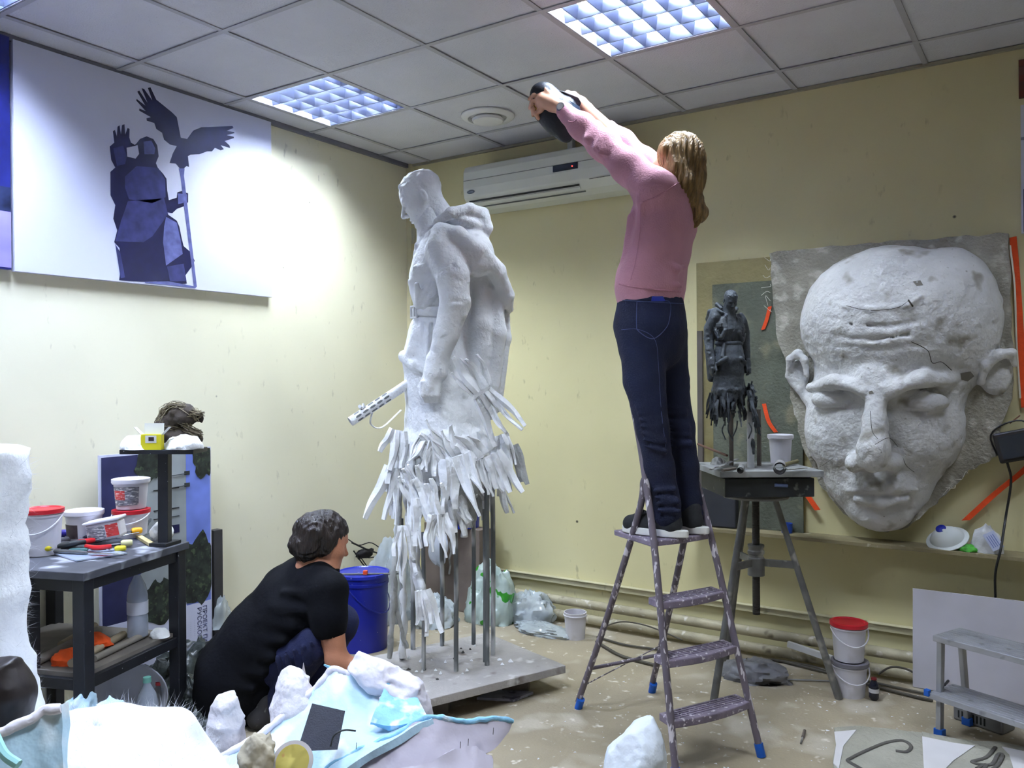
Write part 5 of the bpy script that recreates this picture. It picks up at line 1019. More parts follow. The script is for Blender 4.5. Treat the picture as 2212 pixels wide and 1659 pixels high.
tb = thing('tipped_pail', Q(230, 1177), 'white pail lying tipped on the tools with red and grey label', 'bucket')
xd = nrm(Rr * .95 + Uu * .18 + Ff * .1); tc_ = Q(230, 1177) + V(0, 0, .062); RT = frame(xd, nrm(Uu))
B().box(tc_, (.135, .085, .075), RT).make('body', mWhP, tb, bev=.012); B().box(tc_ + RT @ V(0, 0, .042), (.148, .097, .012), RT).make('lid', mWhP, tb, bev=.005)
B().box(tc_ + RT @ V(-.025, -.0430, -.004), (.07, .002, .06), RT).make('printed_label', mL1, tb); B().box(tc_ + RT @ V(.038, -.0430, .0), (.05, .002, .05), RT).make('printed_label', mL2, tb)
# hand tools: handle + blade
def tool(a, b, ca, cb, rh, rbld, mh, mb, label, cat='tool', dz=.012, name='hand_tool', split=.5, fl=.35):
    p0, p1 = Q(*a, .752 + dz), Q(*b, .752 + dz); t = thing(name, p0, label, cat, 'tools on the bench'); mid = p0 + (p1 - p0) * split
    B().tube([p0, p0 + (mid - p0) * .15, p0 + (mid - p0) * .8, mid], [rh * .8, rh, rh * 1.05, rh * .7], 10).make(ca, mh, t, smooth=True); B().tube([mid, mid + (p1 - mid) * .5, p1], [rbld * .7, rbld, rbld * .4], 8, flat=fl).make(cb, mb, t, smooth=True); return t
mSt2 = mat('tool steel', (128, 130, 134), .35, metal=.6, var=.2); mGr = mat('grey grip', (74, 72, 78), .7, var=.2); mYel = mat('yellow plastic', (222, 204, 40), .5); mRedG = mat('red grip', (206, 28, 36), .35); mTeal = mat('teal grip', (40, 92, 92), .5); mVio = mat('violet plastic', (50, 40, 140), .4)
t = tool((166, 1172), (230, 1163), 'handle', 'jaw', .011, .010, mRedG, mSt2, 'red-handled pliers lying across the bench tools', 'pliers', .030, split=.6)
B().tube(spl([Q(186, 1180, .778), Q(210, 1183, .776), Q(240, 1180, .776)], 8), .009, 8).make('handle', mRedG, t, smooth=True)
tool((114, 1152), (160, 1152), 'barrel', 'nozzle', .016, .010, mVio, mYel, 'violet tube with a yellow end lying among the bench tools', 'tube', .03, split=.85)
tool((118, 1172), (262, 1138), 'handle', 'blade', .012, .012, mGr, mSt2, 'long grey-handled rasp along the back of the tools', 'rasp', .02)
tool((122, 1180), (300, 1150), 'handle', 'blade', .010, .010, mStB, mSt2, 'long dark file pointing to the white lump', 'file', .03)
tool((84, 1188), (150, 1190), 'handle', 'blade', .012, .010, mStB, mGr, 'black-handled scraper at the bench corner', 'scraper', .012, split=.6)
tool((84, 1184), (116, 1186), 'body', 'blade', .010, .008, mYel, mSt2, 'yellow box cutter nearest the bench corner', 'cutter', .028, split=.8)
tool((150, 1190), (230, 1187), 'handle', 'blade', .010, .008, mTeal, mSt2, 'teal-handled chisel in front of the red pliers', 'chisel', .014)
tool((272, 1184), (232, 1186), 'handle', 'blade', .011, .010, mYel, mSt2, 'yellow-handled knife near the bench front edge', 'knife', .014, split=.6)
tool((286, 1172), (240, 1176), 'bulb_grip', 'blade', .014, .008, mat('pale grip', (200, 196, 150), .5), mSt2, 'pale rounded gouge handle by the wooden square', 'gouge', .016, split=.55)
tool((306, 1145), (250, 1152), 'body', 'nose', .014, .010, mat('amber plastic', (226, 160, 20), .4), mStB, 'amber plastic grip lying behind the files', 'grip', .035, split=.4)
tool((312, 1142), (326, 1120), 'handle', 'blade', .007, .008, mStB, mStB, 'black clamp standing up beside the white lump', 'clamp', .03)
tool((96, 1180), (220, 1170), 'handle', 'blade', .013, .012, mGr, mSt2, 'thick grey-handled rasp under the red pliers', 'rasp', .012)
tool((130, 1186), (250, 1178), 'handle', 'blade', .012, .010, mStB, mGr, 'black-handled knife under the red pliers', 'knife', .010)
tool((140, 1164), (280, 1144), 'handle', 'blade', .013, .013, mStB, mStB, 'black saw lying behind the pliers', 'saw', .014)
tool((200, 1150), (318, 1140), 'handle', 'bristle', .012, .016, mStB, mGr, 'black brush in front of the stacked pails', 'brush', .024)
tool((112, 1190), (268, 1198), 'handle', 'blade', .008, .010, mSt2, mSt2, 'long bright steel ruler along the front edge of the tools', 'ruler', .014, fl=.2)
tool((168, 1160), (244, 1156), 'handle', 'blade', .010, .009, mat('dark grip', (50, 46, 70), .6), mSt2, 'dark violet screwdriver in front of the labelled pail', 'screwdriver', .030)
sq_ = thing('try_square', Q(318, 1172), 'pale wooden try square next to the white lump', 'square'); B().bar(Q(298, 1158, .758), Q(328, 1176, .758), .022, .012).make('stock', mat('pale wood', (196, 180, 132), .7, var=.15, vs=20), sq_); B().bar(Q(300, 1158, .762), Q(326, 1150, .762), .02, .003).make('blade', mSt2, sq_)
crumple(Q(350, 1164, .752) + V(0, 0, .028), .045, 'plaster_lump', mPl, 'white plaster lump at the end of the bench top', 'lump', 9, .3, flatb=False)
B().prism([Q(112, 1196, .7525), Q(166, 1213, .7525), Q(275, 1197, .7525), Q(230, 1184, .7525)], (0, 0, .005)).make('glass_plate', mat('pale glass', (176, 188, 210), .1, spec=.8, var=.1), label='pale glass plate under the tools at the bench front', cat='plate')
# T-shaped stand
tsd = thing('t_stand', Q(357, 1176), 'black upright T-shaped stand rising from the bench end', 'stand')
tq = Q(357, 1176); B().box(tq + V(0, 0, .006), (.10, .08, .012), RB).make('foot', mBn, tsd); B().box(tq + V(0, 0, .205), (.042, .042, .39), frame(Rr)).make('post', mBn, tsd, bev=.002)
tz = tq + V(0, 0, .39); RS = frame(Rr); B().box(tz, (.30, .16, .018), RS).make('top', mBn, tsd, bev=.002)
crumple(tz + RS @ V(-.10, -.02, .009), .062, 'plaster_lump', mPl, 'white plaster lump on the left arm of the T-stand', 'lump', 11, .22, sq=(1.2, 1, .9)); crumple(tz + RS @ V(.085, -.02, .009), .066, 'plaster_lump', mPl, 'white faceted plaster lump on the right arm of the T-stand', 'lump', 12, .25, sq=(1.25, 1, .85))
yb = thing('yellow_carton', tz + RS @ V(-.02, -.062, .009), 'small open yellow and white carton on the T-stand', 'carton')
mCar = mat('carton white', (206, 206, 204), .6); mCarY = mat('carton yellow', (214, 204, 30), .6, var=.1)
B().box(tz + RS @ V(-.022, -.064, .040), (.082, .03, .062), RS).make('box', mCarY, yb); B().box(tz + RS @ V(-.022, -.0797, .052), (.045, .001, .030), RS).make('printed_label', mCar, yb); B().box(tz + RS @ V(-.02, -.0805, .053), (.022, .001, .016), RS).make('printed_code', mL3, yb)
B().bar(tz + RS @ V(-.022, -.05, .068), tz + RS @ V(-.022, -.045, .115), .08, .002, Ff).make('open_flap', mCar, yb)
for s_ in (-1, 1): B().bar(tz + RS @ V(-.022 + s_ * .041, -.064, .07), tz + RS @ V(-.022 + s_ * .07, -.064, .10), .028, .0015, Rr).make('side_flap', mCar, yb)
# tow hank: dark core with loose strands
tw = thing('tow_hank', tz + RS @ V(.01, .03, .05), 'tangled brown-grey hank of tow on top of the T-stand', 'tow')
mTow = mat('brown tow', (92, 82, 66), .8, var=.35, vs=30, bump=.4); mTowL = mat('pale tow', (134, 124, 98), .8, var=.3, vs=30)
s = SDF(tz - V(.28, .28, -.0), tz + V(.28, .28, .32), .007); q = lambda x, z: tz + RS @ V(x, .03, z)
s.chain([q(-.10, .03), q(-.02, .075), q(.06, .05), q(.13, .045)], [.018, .042, .04, .02], .02); s.chain([q(-.03, .08), q(.03, .13), q(.08, .145), q(.14, .13)], [.03, .04, .04, .016], .02); s.rough(.010, 26); s.make('core', mat('dark tow', (60, 52, 44), .9, var=.3, vs=20, bump=.6), tw)
b1, b2 = B(), B(); td_ = (tz - CW) @ fw
flow = [[(330, 936), (345, 905), (362, 884), (392, 880), (420, 890), (434, 893)], [(340, 930), (360, 900), (385, 893), (412, 900), (432, 897)], [(345, 925), (372, 905), (395, 915), (412, 928), (434, 936)], [(322, 938), (345, 920), (375, 925), (405, 935), (428, 942)], [(352, 915), (350, 890), (370, 877), (400, 882), (425, 905)]]
for i in range(260):
    pp = [PD(a + RNG.normal(0, 4), b_ + RNG.normal(0, 4), td_ + .02 + RNG.normal(0, .014)) for a, b_ in flow[i % 5]]; (b1 if i % 2 else b2).tube(spl(pp, 12), .0014, 3, cap=False)
b1.make('dark_strands', mTow, tw, kind='stuff'); b2.make('pale_strands', mTowL, tw, kind='stuff')
# lower shelf
Q2 = lambda a, b_, z=.378: PZ(a, b_, z)
mOrR = mat('orange rag cloth', (226, 84, 28), .85, var=.15, vs=20, bump=.4)
crumple(bp(.10, .16, .377), .05, 'orange_rag', mOrR, 'orange rag crumpled at the left of the lower shelf', 'rag', 21, .5, sq=(1, 1, .8))
crumple(bp(.27, .20, .39), .055, 'orange_rag', mOrR, 'orange rag spread over the rolls on the lower shelf', 'rag', 22, .5, sq=(1.7, .8, .7))
for i, (a0, b0, a1, b1_, r, lab) in enumerate(((.04, .24, .42, .30, .017, 'longest pale roll behind the rags on the lower shelf'), (.05, .10, .40, .16, .015, 'pale paper roll in front of the orange rags'), (.12, .06, .44, .08, .013, 'thin grey roll at the front edge of the lower shelf'), (.22, .30, .47, .36, .016, 'brown-ended roll farthest back on the lower shelf'))):
    t = thing('paper_roll', bp(a0, b0, .38), lab, 'roll', 'rolls on the lower shelf'); B().tube([bp(a0, b0, .377 + r), bp(a1, b1_, .377 + r)], r, 12).make('roll', mat('kraft roll', (172, 158, 134), .8, var=.2) if i % 2 else mat('grey roll', (140, 134, 126), .8, var=.2), t, smooth=True); B().tube([bp(a1, b1_, .377 + r), bp(a1, b1_, .377 + r) + (bp(a1, b1_) - bp(a0, b0)) * .02], r * .7, 10).make('core_end', mL3, t)
mPet = mat('clear bottle plastic', (176, 186, 206), .1, alpha=.55, spec=.8, var=.1, vs=12)
def bottle(c, r, h, capm, label, band=None, m=None, rn=.013, cat='bottle'):
    t = thing('bottle', c, label, cat); B().lathe([(0, .006), (r * .6, 0), (r, .012), (r, h * .30), (r * .95, h * .36), (r, h * .42), (r, h * .62), (r * .8, h * .76), (rn, h * .90), (rn, h * .94)], c, n=24).make('body', m or mPet, t, smooth=True)
    B().lathe([(0, h), (rn * 1.15, h), (rn * 1.25, h * .925), (0, h * .925)], c, n=16).make('cap', capm, t, smooth=True)
    if band: B().lathe([(r + .0008, h * .36), (r + .001, h * .54)], c, n=24).make('label', band, t, smooth=True)
    return t
bottle(bp(.41, .10, .377), .040, .285, mat('blue cap', (28, 50, 170), .4), 'clear plastic bottle with blue cap on the lower shelf', band=mat('bottle label', (196, 200, 216), .5))
s = SDF(bp(.45, .06, .34), bp(.45, .06, .34) + V(.1, .1, .1), .006)
crumple(bp(.455, .03, .377), .035, 'foam_lump', mPl, 'white foam lump in front of the blue-capped bottle', 'lump', 25, .25, sq=(1.2, 1, .9))
c = V(*PZ(345, 1562, 0)[:2], 0); bottle(c, .030, .175, mat('red cap', (206, 44, 60), .4), 'clear bottle with red cap on the floor by the bench leg', m=mat('smoky bottle', (120, 122, 130), .1, alpha=.6, spec=.8))
c2 = PD(318, 1500, 3.28); bottle(V(c2[0], c2[1], 0), .04, .265, mat('teal cap', (110, 170, 160), .4), 'clear bottle with teal cap lying low among the mould pieces')
c3 = PD(285, 1560, 3.42); ba_ = thing('plastic_basin', V(c3[0], c3[1], 0), 'white plastic basin standing on edge below the bench', 'basin')
nb_ = nrm(-Ff * .8 - Uu * .2 + Rr * .1); Rn = axis_frame(nb_); B().lathe([(0, -.06), (.10, -.06), (.135, .0), (.145, .004), (.142, .008), (.130, .0), (.096, -.052), (0, -.052)], V(c3[0], c3[1], .15), Rn, 32).make('bowl', mat('basin plastic', (186, 190, 208), .4), ba_, smooth=True)
# ================================================================== dark rubbish between bench and man
mBlkBag = mat('dark crumpled plastic', (40, 46, 46), .35, var=.5, vs=14, bump=.6, bs=30, splat=(120, 130, 126), splat_s=16, splat_t=.60)  # pale grey splat paints the highlights on the crumples
for i, (a, b_, r, sq3, lab) in enumerate(((425, 1470, .16, (1, 1.2, 1.2), 'dark crumpled plastic sack right behind the crouching man'), (400, 1530, .14, (1.2, 1, .9), 'dark crumpled plastic heap at the bench leg'), (455, 1545, .12, (1.2, 1, .7), 'low dark crumpled plastic sheet below the man\'s back'), (330, 1480, .10, (1.2, 1, 1), 'dark plastic sack stuffed under the bench'))):
    q = V(*PZ(a, b_, .02)[:2], 0); crumple(q, r, 'plastic_sack', mBlkBag, lab, 'sack', 31 + i, .5, sq=sq3, fr=14)
crumple(V(*PX(480, 1300, .10)[:2], .16), .05, 'clear_wrap', mat('clear wrap', (190, 198, 200), .15, alpha=.5, spec=.8), 'clear plastic wrap stuck up behind the man\'s hip', 'wrap', 37, .5, sq=(.6, 1, 3))
B().prism([V(.06, -1.72, 0), V(.34, -1.60, 0), V(.30, -1.50, 0), V(.06, -1.56, 0)], (0, 0, .10)).make('offcut_block', mat('grey block', (98, 96, 92), .9, var=.2), label='grey offcut block on the floor behind the man', cat='block', bev=.004)
# ================================================================== plastic and rubbish behind the statue
mClr = mat('clear polythene', (206, 216, 222), .12, alpha=.62, spec=.9, var=.12, vs=16, bump=.5, bs=24); mGreenP = mat('green print', (52, 150, 40), .4)
def bagp(px_, r, sq3, name, m, lab, cat, seed, amp=.45, z=0., y=None): q = PZ(*px_, z); q = np.array(q); q[2] = z; return crumple(q, r, name, m, lab, cat, seed, amp, sq=sq3, fr=15)
gbag = thing('carrier_bag', PY(1075, 1290, -.30), 'crumpled pale carrier bag with green print behind the statue rods', 'bag')
crumple(V(*PY(1062, 1290, -.32)[:2], 0), .16, 'sack', mat('milky polythene', (186, 202, 196), .25, alpha=.85, spec=.7, var=.2, vs=10, bump=.4, bs=20, splat=(52, 150, 40), splat_s=13, splat_t=.60, soft=.02), None, None, 41, .35, sq=(1, .8, 2.0), fr=12, parent=gbag)
bagp((1140, 1338), .15, (1.1, .8, 1.0), 'plastic_bag', mClr, 'shiny clear plastic bag slumped at the foot of the yellow wall', 'bag', 43, .5)
bagp((1180, 1366), .13, (1.4, .7, .35), 'plastic_bag', mClr, 'flat clear plastic sheet trailing to the small white bucket', 'bag', 44, .5)
bagp((940, 1345), .13, (1, 1, 1.1), 'plastic_bag', mClr, 'clear plastic bag low between the statue rods', 'bag', 45, .5)
crumple(V(.35, -.62, 0), .16, 'plastic_bag', mClr, 'bluish clear plastic bag against the corner behind the drum', 'bag', 46, .4, sq=(.8, 1, 2.7), fr=14)
B().prism([V(.30, -.24, 0), V(.78, -.30, 0), V(.80, -.20, 0), V(.34, -.14, 0)], (0, .0, .52)).make('cardboard_box', mat('grey-brown cardboard', (112, 100, 92), .9, var=.2, bump=.2), label='grey-brown cardboard box in the corner behind the statue rods', cat='box', bev=.004)
bucket(V(.62, -.25, .522), .10, .115, .23, 'blue bucket standing on the cardboard box in the corner', m=mat('blue pail', (24, 40, 150), .35, var=.1), open_=True, handle=0)
crumple(V(.50, -.345, .40), .075, 'white_cloth', mat('white cloth', (206, 212, 226), .8, bump=.4), 'white cloth hanging in front of the blue bucket in the corner', 'cloth', 47, .35, sq=(.9, .45, 1.5), flatb=False)
crumple(V(.64, -.27, .76), .05, 'yellow_glove', mat('yellow rubber', (214, 206, 40), .4, var=.2), 'yellow rubber glove stuffed in the blue bucket', 'glove', 48, .5, sq=(.7, .7, 1.8), flatb=False)
# ================================================================== mould pieces in front
mMold = mat('mould plaster', (222, 218, 230), .8, var=.07, vs=5, bump=.4, bs=40, splat=(196, 192, 206), splat_s=8, splat_t=.60)
mMoldF = mat('shaded lavender mould face', (186, 180, 194), .75, var=.06, vs=6, bump=.25, bs=30, splat=(166, 160, 176), splat_s=9, splat_t=.6)  # lavender, darkened in the colour because the upright face catches less light
mBlue = mat('pale blue mould lining', (186, 218, 240), .7, var=.10, vs=5, bump=.35, bs=40, splat=(226, 236, 246), splat_s=6, splat_t=.50)
mBlueE = mat('blue mould edge', (140, 196, 230), .7, var=.15, vs=14, bump=.5, bs=50, splat=(216, 232, 244), splat_s=18, splat_t=.54)
def shell(top, bot, name, m, parent, thick=.03, nu=40, nv=12, amp=.008, sag=0., seed=0.):
    a = spl([PD(*q) for q in top], nu); b_ = spl([PD(*q) for q in bot], nu); G = np.zeros((nu, nv, 3))
    for j, t in enumerate(np.linspace(0, 1, nv)): G[:, j] = a * (1 - t) + b_ * t - V(0, 0, sag * math.sin(math.pi * t))
    G = G + (amp * fbm(G, 14, seed, 3))[..., None] * nrm(-fw + V(0, 0, .4)); G[:, 0] += (amp * 1.2 * fbm(G[:, 0], 40, seed + 3, 2))[:, None] * V(.3, .2, 1)
    return B().grid(G, thick).make(name, m, parent, smooth=True, ang=45)
def rim(top, name, m, parent, r=.014, nu=60, seed=0.):
    a = spl([PD(*q) for q in top], nu); a = a + .004 * np.stack([noise3(a, 50, seed), noise3(a, 50, seed + 2), noise3(a, 50, seed + 4)], 1)
    return B().tube(a, r * (1 + .35 * noise3(a, 45, seed + 6)), 9).make(name, m, parent, smooth=True)
fs = thing('mould_shell', V(*PD(930, 1659, 2.75)[:2], 0), 'long curved mould half with pale blue rim nearest the statue board', 'mould')
tp1 = [(680, 1680, 2.66), (760, 1628, 2.70), (850, 1590, 2.74), (905, 1556, 2.78), (940, 1548, 2.80), (1000, 1558, 2.84), (1060, 1552, 2.88), (1108, 1558, 2.92)]
shell(tp1, [(690, 1760, 2.55), (770, 1760, 2.56), (850, 1750, 2.58), (910, 1690, 2.64), (960, 1648, 2.70), (1010, 1632, 2.76), (1062, 1622, 2.82), (1100, 1580, 2.90)], 'outer_face', mMoldF, fs, .025, seed=1.)
rim(tp1, 'rim', mBlueE, fs, .009)
shell([(800, 1700, 2.56), (860, 1660, 2.60), (930, 1648, 2.62), (1000, 1612, 2.68), (1030, 1610, 2.70), (1066, 1640, 2.70)], [(800, 1800, 2.45), (860, 1800, 2.46), (930, 1800, 2.48), (1000, 1790, 2.5), (1030, 1780, 2.52), (1060, 1760, 2.56)], 'lower_layer', mMoldF, fs, .02, seed=4.)
for i, (a, b_) in enumerate(((790, 1640), (995, 1598), (1012, 1592), (1066, 1568), (770, 1600))): q = PD(a, b_ + 4, 2.68); B().tube([q, q - V(.002, 0, .022)], .0012, 4).make('scratch', mCrk, fs)
tr = thing('mould_lining', V(*PD(680, 1620, 2.8)[:2], 0), 'wide pale blue hollow mould lining in the middle of the mould heap', 'mould')
fe_ = [(470, 1640, 2.80), (560, 1588, 2.88), (650, 1515, 2.98), (700, 1466, 3.03), (722, 1446, 3.04), (760, 1458, 3.04), (810, 1452, 3.02), (850, 1462, 3.0)]
shell(fe_, [(500, 1760, 2.5), (590, 1740, 2.52), (680, 1715, 2.55), (740, 1665, 2.60), (800, 1625, 2.66), (860, 1592, 2.72), (900, 1566, 2.76), (935, 1552, 2.79)], 'lining', mBlue, tr, .025, nu=50, nv=18, amp=.014, sag=.05, seed=7.)
rim(fe_, 'torn_edge', mMold, tr, .013, seed=5.)
shell([(840, 1462, 2.96), (868, 1480, 2.95), (900, 1502, 2.93)], [(800, 1560, 2.78), (850, 1568, 2.78), (925, 1552, 2.80)], 'ridge', mBlueE, tr, .02, nu=18, nv=10, amp=.012, seed=11.)
B().tube(spl([PD(700, 1436, 3.03), PD(712, 1442, 3.04), PD(722, 1454, 3.04)], 8), np.linspace(.003, .010, 8), 7).make('torn_tip', mBlueE, tr, smooth=True)
def rock(chain_, rs, name, m, label, cat, k=.03, amp=.012, sc=18, cuts=(), h=.006, ridges=(), fac=10):
    pts = [PD(*q) for q in chain_]; lo, hi = bounds(pts, max(rs) + .06); s = SDF(lo, hi, h); s.chain(pts, rs, k)
    for c, d, R_ in cuts: s.box(c, d, R_, .004, .008, 'sub')
    for pp, r in ridges: s.chain([PD(*q) for q in pp], [r] * len(pp), .012)
    sd_ = len(label) * 7 + int(rs[0] * 1000); s.facet(fac, np.mean(pts[:3], 0), 1, sd_, .80); s.ridged(amp * .5, sc * .75, sd_ * .37); return s.make(name, m, label=label, cat=cat)
mBlk = mat('chalky plaster', (214, 210, 216), .9, var=.10, vs=7, bump=.6, bs=45, splat=(160, 158, 160), splat_s=12, splat_t=.62)
rock([(770, 1430, 3.02), (820, 1462, 3.0), (880, 1500, 2.97), (900, 1530, 2.96), (900, 1700, 2.95)], [.042, .062, .058, .05, .09], 'plaster_lump', mMold, 'white swirled plaster lump lying over the man\'s forearm', 'lump', amp=.010, ridges=(([(800, 1480, 2.93), (840, 1488, 2.92), (872, 1506, 2.915), (896, 1500, 2.92)], .012), ([(820, 1510, 2.92), (845, 1500, 2.91), (880, 1520, 2.90), (905, 1512, 2.92)], .010), ([(830, 1540, 2.92), (860, 1545, 2.90), (885, 1535, 2.90)], .010), ([(770, 1450, 2.97), (820, 1455, 2.945), (900, 1490, 2.93)], .012)))
rock([(492, 1515, 2.92), (494, 1545, 2.92), (488, 1590, 2.92), (485, 1700, 2.92)], [.040, .058, .062, .07], 'plaster_block', mBlk, 'stubby upright white plaster block left of the mould heap', 'block', amp=.012)
rock([(616, 1448, 3.06), (630, 1480, 3.04), (636, 1530, 3.02), (640, 1700, 3.0)], [.022, .055, .078, .09], 'plaster_block', mBlk, 'pointed white plaster block in front of the man\'s legs', 'block', amp=.014)
B().prism([PD(655, 1432, 3.2), PD(662, 1468, 3.2), PD(648, 1478, 3.2)], fw * .006).make('plaster_splinter', mBlk, label='small white splinter sticking up behind the pointed block', cat='splinter')
# things on the heap
sp = [PD(682, 1520, 2.80), PD(752, 1536, 2.76), PD(736, 1618, 2.64), PD(650, 1622, 2.63)]
B().prism([x - fw * .05 + V(0, 0, .02) for x in sp], nrm(fw) * .003 - V(0, 0, .001)).make('sandpaper_sheet', mat('black sandpaper', (36, 38, 48), .85, var=.15, bump=.4, bs=180), label='black square of sandpaper lying on the pale blue mould', cat='sandpaper')
B().tube(spl([PD(714, 1612, 2.56), PD(722, 1588, 2.56), PD(744, 1577, 2.57), PD(768, 1579, 2.59)], 14), .003, 6).make('wire_loop', mStB, label='thin dark wire loop beside the sandpaper', cat='wire', smooth=True)
rock([(562, 1600, 2.52), (558, 1630, 2.50), (560, 1668, 2.49)], [.034, .045, .045], 'paper_wad', mat('crumpled kraft paper', (176, 168, 150), .9, var=.25, vs=12, bump=.8, bs=30), 'crumpled grey-brown paper wad in front of the mould lining', 'paper', amp=.02, sc=26)
dc_ = PD(632, 1646, 2.5); dn = nrm(-fw + V(0, 0, .8)); Rd = axis_frame(dn)
ds = thing('abrasive_disc', dc_ - V(0, 0, .05), 'clear-rimmed abrasive disc with a yellow label low on the heap', 'disc')
B().lathe([(.012, 0), (.062, 0), (.062, .003), (.012, .003), (.012, 0)], dc_, Rd, 34).make('disc', mat('disc grey', (176, 170, 170), .4, var=.2), ds, smooth=True); B().lathe([(.014, .0036), (.050, .0036)], dc_, Rd, 34).make('label', mat('disc label', (222, 206, 110), .5, var=.1, splat=(196, 70, 60), splat_s=24, splat_t=.62), ds)
rock([(150, 1500, 2.98), (175, 1525, 2.97), (170, 1700, 2.95)], [.022, .045, .07], 'foam_chunk', mBlue, 'torn pale blue foam chunk by the bench leg', 'foam', amp=.02, sc=24)
rock([(228, 1522, 2.93), (248, 1540, 2.93), (240, 1700, 2.9)], [.026, .035, .07], 'foam_chunk', mBlue, 'pale blue crumbly foam chunk beside the basin', 'foam', amp=.02, sc=26)
# ---------------- white fibre
mFib = mat('white fibre wadding', (232, 236, 246), .95, var=.03, vs=6, bump=.35, bs=50, sheen=.2)
def fuzz(P, N, n, L, r, name, parent, m):
    idx = RNG.integers(0, len(P), n); v = []; f = []
    for k, i in enumerate(idx):
        d = nrm(N[i] * .5 + RNG.normal(0, .7, 3)); t = nrm(np.cross(d, RNG.normal(0, 1, 3))); p0 = P[i] - N[i] * .01; L_ = L * RNG.uniform(.4, 1.3); bend = RNG.normal(0, .35, 3) * L_
        v += [p0 - t * r, p0 + t * r, p0 + d * L_ * .5 + bend * .3 + t * r * .8, p0 + d * L_ * .5 + bend * .3 - t * r * .8, p0 + d * L_ + bend]; b0 = 5 * k; f += [(b0, b0 + 1, b0 + 2, b0 + 3), (b0 + 3, b0 + 2, b0 + 4)]
    return B().add(np.array(v), f).make(name, m, parent, kind='stuff', fixn=False)
fm = thing('fibre_wadding', V(*PD(190, 1659, 2.42)[:2], 0), 'big soft heap of white fibre wadding at the bottom left', 'wadding')
cM = V(*PD(205, 1659, 2.42)[:2], 0); nu, nv = 60, 26; G = np.zeros((nv, nu, 3))
for j in range(nv):
    for i in range(nu):
        a = i / (nu - 1) * 2 * math.pi; t = j / (nv - 1); rr_ = math.sin(t * math.pi / 2) ** .8; q = Rr * (.40 * rr_ * math.cos(a)) + Ff * (.33 * rr_ * math.sin(a)); G[j, i] = cM + q + V(0, 0, .425 * math.cos(t * math.pi / 2) ** .75)
G = G + (.045 * fbm(G, 5, 2., 2))[..., None] * V(.5, .5, 1); G[..., 2] = np.maximum(G[..., 2], 0); G[:, -1] = G[:, 0]
B().grid(G).make('heap', mFib, fm, smooth=True, ang=180)
Pf = G.reshape(-1, 3); Nf = np.array([nrm(p_ - cM - V(0, 0, .05)) for p_ in Pf]); fuzz(Pf, Nf, 9000, .04, .00035, 'loose_fibres', fm, mFib)
fr_ = thing('fibre_roll', V(*PD(-68, 1500, 2.6)[:2], 0), 'tall white roll of fibre wadding standing at the left edge', 'roll')
cR = V(*PD(-100, 1500, 2.6)[:2], 0); nu, nv = 70, 46; G = np.zeros((nv + 5, nu, 3))
for j in range(nv + 5):
    for i in range(nu):
        a = i / (nu - 1) * 2 * math.pi; t = min(1, j / nv); z = 1.21 * t; r_ = .205 + .09 * max(0, 1 - z / .7) ** 1.4
        if j > nv: r_ *= (1 - (j - nv) / 4) ** .5 if j < nv + 4 else .0; z += .012
        G[j, i] = cR + V(r_ * math.cos(a), r_ * math.sin(a), z)
G = G + (.016 * fbm(G * V(1, 1, 2.2), 6, 4., 3))[..., None] * np.stack([np.cos(np.linspace(0, 2 * math.pi, nu)), np.sin(np.linspace(0, 2 * math.pi, nu)), np.full(nu, .1)], 1)[None]; G[..., 2] = np.maximum(G[..., 2], 0); G[:, -1] = G[:, 0]
B().grid(G).make('wound_layers', mFib, fr_, smooth=True, ang=180)
Pf = G[:nv].reshape(-1, 3); Nf = np.array([nrm((p_ - cR) * V(1, 1, .05)) for p_ in Pf]); fuzz(Pf, Nf, 6000, .04, .0003, 'loose_fibres', fr_, mFib)
rock([(4, 1440, 2.27), (14, 1500, 2.27), (0, 1560, 2.27), (-20, 1950, 2.27)], [.05, .066, .07, .10], 'dark_bag', mat('brown-black bag', (38, 32, 32), .45, var=.4, vs=8, bump=.5, bs=20), 'dark brown plastic bag in front of the fibre roll', 'bag', amp=.006, sc=9, fac=6)
ml = thing('mould_shell', V(*PD(60, 1650, 2.15)[:2], 0), 'pale mould rim with blue lining in the bottom left corner', 'mould')
tpl = [(-40, 1600, 2.12), (10, 1578, 2.14), (60, 1556, 2.17), (100, 1535, 2.19), (130, 1530, 2.2)]
shell(tpl, [(-40, 1990, 2.0), (10, 1990, 2.0), (60, 1980, 2.02), (110, 1970, 2.03), (160, 1970, 2.05)], 'outer_face', mBlue, ml, .03, nu=20, amp=.012, seed=21.); rim(tpl, 'rim', mMold, ml, .012, 30, 3.)
B().tube(spl([PD(-10, 1590, 2.08), PD(10, 1630, 2.05), PD(40, 1652, 2.04)], 10), .012, 8).make('lining_strip', mat('aqua strip', (150, 206, 206), .5), ml, smooth=True)
# white corner piece in front of the ladder
rock([(1402, 1552, 2.62), (1392, 1590, 2.60), (1375, 1640, 2.58), (1370, 1740, 2.56)], [.016, .05, .085, .12], 'mould_corner', mat('white blue mould', (220, 228, 240), .8, var=.06, bump=.4, splat=(186, 214, 238), splat_s=7, splat_t=.60), 'white pointed mould corner standing just in front of the ladder', 'mould', amp=.010, sc=14)
